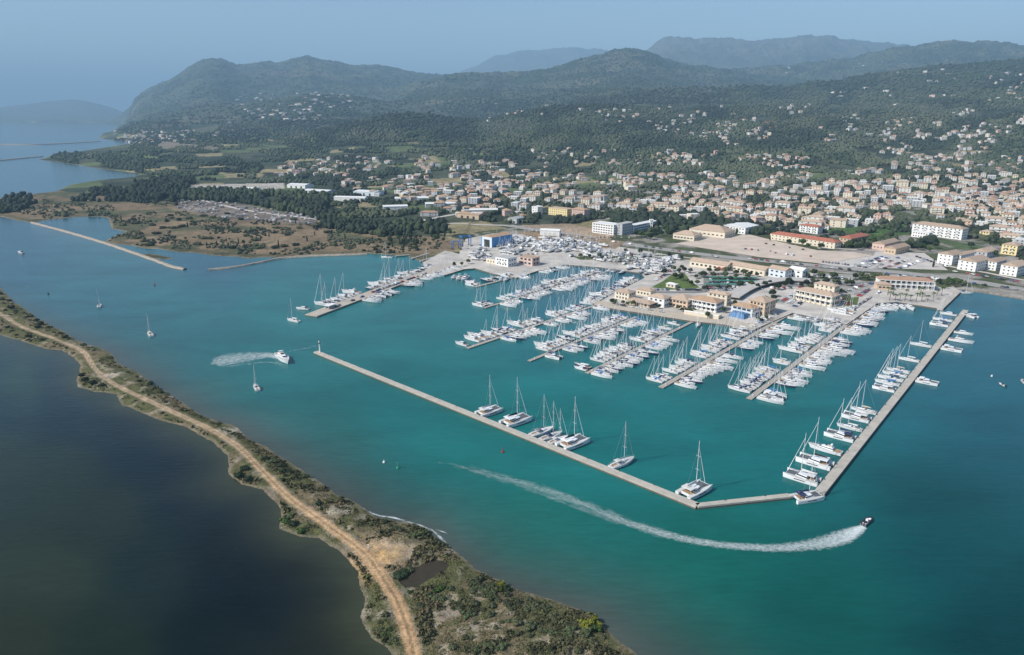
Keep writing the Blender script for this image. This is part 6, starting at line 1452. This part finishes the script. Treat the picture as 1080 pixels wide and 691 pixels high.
for k_, t in list(TP.items()):
    if k_ not in tused:
        for c in list(t.children): bpy.data.objects.remove(c)
        bpy.data.objects.remove(t)
# ground cover of the spit: tufts of leaf-sized faces
def cover_mesh(name, label, P, size, per, cols, matname, leaf=.35):
    r = np.random.default_rng(len(P)); n = len(P); N = n * per; k = np.repeat(np.arange(n), per); sz = size[k]
    d = r.normal(size=(N, 3)); d /= np.linalg.norm(d, axis=1)[:, None]; d[:, 2] = np.abs(d[:, 2]); c = P[k] + d * (sz * r.uniform(.5, 1, N))[:, None] * np.array([1, 1, .75])
    nn = d + r.normal(size=(N, 3)) * .5; nn /= np.linalg.norm(nn, axis=1)[:, None]; t = np.cross(nn, r.normal(size=(N, 3))); t /= np.linalg.norm(t, axis=1)[:, None]; b_ = np.cross(nn, t); s = (sz * leaf * r.uniform(.6, 1.3, N))[:, None]
    V = np.stack([c - t*s - b_*s*.7, c + t*s - b_*s*.6, c + t*s*.9 + b_*s*.7, c - t*s + b_*s*.8], 1).reshape(-1, 3)
    cc = cols[k] * r.uniform(.75, 1.25, N)[:, None]; CL = np.repeat(cc, 4, 0)
    o = np_mesh(name, V, np.arange(N*4).reshape(N, 4), attr_mat(matname, 'cover', [.5], amp=.15), False, CL); return tag(o, label, kind='stuff')
n = 26000
PXs = vr.uniform(-10, 680, n * 3); PYs = 300 + 395 * vr.uniform(0, 1, n * 3) ** .8; X, Y = Gn(PXs, PYs); k = inpoly(X, Y, SPIT); X, Y = X[k], Y[k]
dk = segdist(X, Y, TRKS, False); pk = sdist(X, Y, POND); sdk = sdist(X, Y, SPIT); nz = fbm(X / 7, Y / 7, 3, 12)
k = (dk > 3.6) & (pk < -1.5) & (sdk > .9) & (nz > .49) & (np.hypot((X - xy((408,587))[0]) / 10, (Y - xy((408,587))[1]) / 8) > 1); X, Y, nz, sdk = X[k], Y[k], nz[k], sdk[k]; X, Y, nz, sdk = X[:n], Y[:n], nz[:n], sdk[:n]
pal = np.array([(.085,.088,.042), (.065,.068,.036), (.11,.10,.052), (.13,.105,.062), (.095,.11,.04)])
P = np.column_stack([X, Y, hsp(X, Y) - .05]); sz = vr.uniform(.25, .75, len(X)) * (1 + 1.0 * (nz > .56) * vr.random(len(X)))
ci_ = np.clip((fbm(X / 15, Y / 15, 3, 14) * 9 - 2 + vr.uniform(-.8, .8, len(X))).astype(int), 0, 4)
cover_mesh('ground_cover', 'low scrub and grass tufts covering the sand spit', P, sz, 7, pal[ci_], 'scrub_leaves', .42)
n = 34000
PXs = vr.uniform(150, 690, n * 2); PYs = vr.uniform(430, 700, n * 2); X, Y = Gn(PXs, PYs); k = inpoly(X, Y, SPIT); X, Y = X[k], Y[k]
dk = segdist(X, Y, TRKS, False); pk = sdist(X, Y, POND); sdk = sdist(X, Y, SPIT); k = (dk > 2.6) & (pk < -1.5) & (sdk > .8) & (np.hypot((X - xy((408,587))[0]) / 9, (Y - xy((408,587))[1]) / 7) > 1) & (fbm(X / 3, Y / 3, 3, 18) > .40)
X, Y = X[k][:n], Y[k][:n]; pal2 = np.array([(.13,.12,.055), (.095,.11,.04), (.17,.145,.08), (.11,.13,.045)])
cover_mesh('grass', 'dry grass tufts on the sand spit', np.column_stack([X, Y, hsp(X, Y)]), vr.uniform(.10, .30, len(X)), 4, pal2[np.clip((fbm(X / 9, Y / 9, 3, 19) * 7 - 1.6 + vr.uniform(-.6, .6, len(X))).astype(int), 0, 3)], 'grass_blades', .6)
# pale rubble on the lagoon shore of the spit
line = smooth_line([xy(p) for p in SHORE_W if 340 < p[1] < 700], 1.2); q = np.array(line); q = q[(q[:, 1] < 640)]; m = MB(); r = random.Random(2)
for x, y in q:
    if vnoise(np.array(x / 9), np.array(y / 9), 8) < .42: continue
    for _ in range(5 if y < 330 else 3):
        s = r.uniform(.08, .30); cx, cy = x + r.gauss(0, 1.6), y + r.gauss(0, 1.6); a = [r.uniform(.6, 1.2) for _ in range(8)]
        if not (.0 < float(hraw(cx, cy)) < .42): continue
        m.add([(cx - s*a[0], cy - s*a[1], -.2), (cx + s*a[1], cy - s*a[2], -.2), (cx + s*a[3], cy + s*a[0], -.2), (cx - s*a[2], cy + s*a[3], -.2), (cx - s*.6*a[4], cy - s*.5, .1 + s*.7), (cx + s*.5, cy - s*.6*a[5], .1 + s*.6*a[6]), (cx + s*.6, cy + s*.5*a[7], .1 + s*.7), (cx - s*.5, cy + s*.6, .1 + s*.6)], [(4,5,6,7),(0,1,5,4),(1,2,6,5),(2,3,7,6),(3,0,4,7)])
tag(m.build('rubble', mat('pale_rock', (.38,.35,.30), .95, .25, 1.5)), 'pale stones along the lagoon shore of the spit', kind='stuff')
# pond
pm_ = mat('pond_water', (.045,.036,.022), .25, .2, .3, .15)
tag(MB().prism([xy(p) for p in [(410,615),(430,598),(448,590),(465,587),(478,598),(472,608),(455,615),(432,625),(415,625)]], .02, .11).build('pond_water', pm_), 'small murky brown pond on the spit', kind='structure')
t = empty('marker_post', tuple(G(388.5, 578.5, .9)), 0, 'short white post beside the orange clearing on the track', 'post'); t.location.z = float(hsp(t.location.x, t.location.y))
MB().box(-.14, .14, -.14, .14, -.2, 1.3).build('post', WHT, t); MB().box(-.2, .2, -.2, .2, 1.303, 1.42).build('cap', WHT, t)

# ------------------------------------------------------------ tree cover of the plain and hills, merged
def blob_base(seed):
    import bmesh
    bm = bmesh.new(); bmesh.ops.create_icosphere(bm, subdivisions=2, radius=1.0); r = np.random.default_rng(seed)
    V = np.array([v.co[:] for v in bm.verts]); F = np.array([[v.index for v in f.verts] for f in bm.faces]); bm.free()
    nz = r.normal(size=len(V)) * .17; V = V * (1 + nz)[:, None]; return V, F
BL = [blob_base(i) for i in range(6)]
ico = [blob_base(i) for i in range(3)]
import bmesh as _b
def blob1(seed):
    bm = _b.new(); _b.ops.create_icosphere(bm, subdivisions=1, radius=1.0); r = np.random.default_rng(seed)
    V = np.array([v.co[:] for v in bm.verts]); F = np.array([[v.index for v in f.verts] for f in bm.faces]); bm.free(); return V * (1 + r.normal(size=len(V)) * .2)[:, None], F
B1 = [blob1(i) for i in range(6)]
TREEM = attr_mat('tree_cover', 'cover', [.35, 1.5], amp=.3)
def woods(name, label, P, rad, hk, cols, bases):
    """P (n,3), crown radius rad, height factor hk, base colour"""
    r = np.random.default_rng(len(P)); VV, FF, CC = [], [], []; off = 0; grp = r.integers(0, len(bases), len(P))
    for g_, (V, F) in enumerate(bases):
        idx = np.where(grp == g_)[0]
        if not len(idx): continue
        a = r.uniform(0, 6.28, len(idx)); ca, sa = np.cos(a), np.sin(a); R_ = rad[idx]; hh = hk[idx]
        X = (V[None, :, 0] * ca[:, None] - V[None, :, 1] * sa[:, None]) * R_[:, None]; Y = (V[None, :, 0] * sa[:, None] + V[None, :, 1] * ca[:, None]) * R_[:, None]; Z = (V[None, :, 2] * .95 + .62) * (R_ * hh)[:, None]
        W_ = np.stack([X + P[idx, 0][:, None], Y + P[idx, 1][:, None], Z + P[idx, 2][:, None]], -1)
        VV.append(W_.reshape(-1, 3)); FF.append((F[None] + (np.arange(len(idx)) * len(V))[:, None, None] + off).reshape(-1, 3)); off += len(idx) * len(V)
        CC.append((cols[idx][:, None, :] * r.uniform(.8, 1.2, (len(idx), len(V), 1))).reshape(-1, 3))
    o = np_mesh(name, np.concatenate(VV), np.concatenate(FF), TREEM, False, np.concatenate(CC)); return tag(o, label, kind='stuff')
tp = np.array([(.036,.049,.032), (.054,.070,.038), (.082,.094,.058), (.029,.039,.028), (.070,.078,.054)])
HARD = [[(490,252),(640,258),(860,285),(1090,308),(1100,330),(640,330),(440,300),(446,276)], [(712,256),(760,247),(792,247),(860,262),(1000,270),(1000,290),(860,283),(700,270)], [(198,195),(300,193),(300,199),(200,203)], [(540,238),(660,252),(650,262),(520,246)], CAMP_PX]
def cover_zone(poly, n, rad, kinds, th, sx_=22., sy_=7., tall=1.0, houses=True):
    def thin(X, Y):
        k = vnoise(X / sx_, Y / sy_, 8) > th
        for h_ in HARD: k &= ~inpoly(X, Y, h_)
        return k
    P = scatter(poly, n, rng, thin)
    if houses and len(P):
        cell = {}
        for hx_, hy_ in ALLH: cell.setdefault((int(hx_ // 15), int(hy_ // 15)), []).append((hx_, hy_))
        kk = []
        for x, y, z in P:
            a, b_ = int(x // 15), int(y // 15); bad = False
            for da in (-1, 0, 1):
                for db in (-1, 0, 1):
                    for hx_, hy_ in cell.get((a+da, b_+db), ()):
                        if (x-hx_)**2 + (y-hy_)**2 < 81 or ((x-hx_)**2 < 64 and -15 < y - hy_ < 0): bad = True
            kk.append(not bad)
        P = P[np.array(kk)]
    r = rng.uniform(.55, 1.25, len(P)) * rad; px_, py_ = PX(P[:, 0], P[:, 1], P[:, 2]); kd = np.array(sorted(kinds, key=lambda i: tp[i].sum())); sel = np.clip((fbm(px_ / 34, py_ / 11, 3, 33) - .30) / .40 * len(kd) + rng.uniform(-.7, .7, len(P)), 0, len(kd) - 1).astype(int); ks = kd[sel]
    return P, r, np.full(len(P), tall) * rng.uniform(.85, 1.25, len(P)), tp[ks]
def run(name, label, zones, bases):
    A_ = [cover_zone(*z) for z in zones]; woods(name, label, *[np.concatenate([a[i] for a in A_]) for i in range(4)], bases)
run('woodland', 'dark pine belts and garden trees of the near plain', [
 ([(140,192),(205,188),(208,212),(185,214),(140,208)], 620, 4.6, [0,3,3], .25, 22., 7., 1.5), ([(60,206),(140,196),(190,208),(150,214),(60,212)], 260, 4.0, [0,3], .3, 22., 7., 1.3), ([(200,200),(345,208),(352,232),(330,230),(255,214),(200,212)], 900, 4.4, [0,3,3,1], .15, 22., 7., 1.5), ([(330,228),(400,236),(470,234),(470,246),(400,250),(340,240)], 420, 3.6, [0,1,3], .3, 22., 7., 1.3),
 ([(0,208),(30,204),(40,214),(20,224),(0,226)], 120, 3.6, [0,3], .2, 22., 7., 1.2), ([(-70,212),(0,208),(0,226),(-60,222)], 80, 3.6, [0,3], .2, 22., 7., 1.2), ([(40,224),(118,226),(108,229),(60,230)], 70, 2.4, [2,4], .3), ([(-40,208),(180,212),(340,236),(460,250),(470,262),(380,270),(240,268),(110,256),(130,240),(40,230)], 2600, 1.5, [4,0,3,2], .52, 16., 5., .8, False), ([(90,204),(190,210),(250,216),(190,218),(120,212)], 200, 3.0, [0,3], .35),
 ([(350,196),(640,200),(640,236),(540,236),(440,228),(350,232)], 2300, 3.4, [0,1,2,3], .44, 16., 4.), ([(600,222),(900,236),(960,236),(1000,262),(880,262),(760,246),(640,244)], 900, 3.2, [0,1,1,3], .52, 14., 4.), ([(640,228),(730,228),(800,236),(806,250),(730,246),(650,240)], 420, 4.2, [0,3], .2, 14., 5., 1.2),
 ([(640,196),(930,190),(960,236),(860,240),(640,226)], 2600, 3.1, [0,1,2,4], .36, 12., 4.), ([(925,182),(1100,172),(1100,300),(1060,258),(960,240)], 2300, 3.1, [0,1,2,3], .40, 12., 4.), ([(700,270),(900,286),(1000,292),(1000,290),(860,282),(700,268)], 10, 1.5, [1], .2)], BL)
tp = tp * 1.22
run('woodland', 'mixed trees over the middle plain and low hills', [
 ([(60,160),(150,152),(250,150),(640,156),(640,200),(350,196),(205,190),(148,183)], 9000, 4.2, [0,1,2,3,4,1,2], .45, 22., 3.4), ([(640,156),(1100,150),(1100,182),(930,190),(640,200)], 9000, 4.0, [0,1,2,2,4], .34, 26., 4.), ([(40,163),(150,160),(150,182),(74,172)], 900, 5.4, [0,1], .2, 30., 6.),
 ([(470,130),(870,130),(870,176),(470,170)], 3600, 5.0, [0,3,3,1], .12, 30., 6., 1.0, False), ([(0,150.6),(104,147.2),(140,150),(104,151.5),(0,153.2)], 160, 7, [0,3], .1)], B1)
tp = tp / 1.1
run('woodland', 'forest cover of the hills behind the town', [
 ([(120,128),(640,124),(640,158),(250,152),(120,152)], 8500, 6, [0,1,4,3], .2, 36., 8., .8), ([(440,100),(1100,96),(1100,156),(640,156),(500,140)], 15000, 5, [0,1,4,3,2], .26, 40., 7., .8), ([(600,46),(1100,46),(1100,110),(600,110)], 7500, 8, [0,1,3], .04, 50., 10., .7, False), ([(110,56),(640,56),(640,128),(110,132)], 6500, 9, [0,1,3], .02, 50., 10., .6, False)], B1)
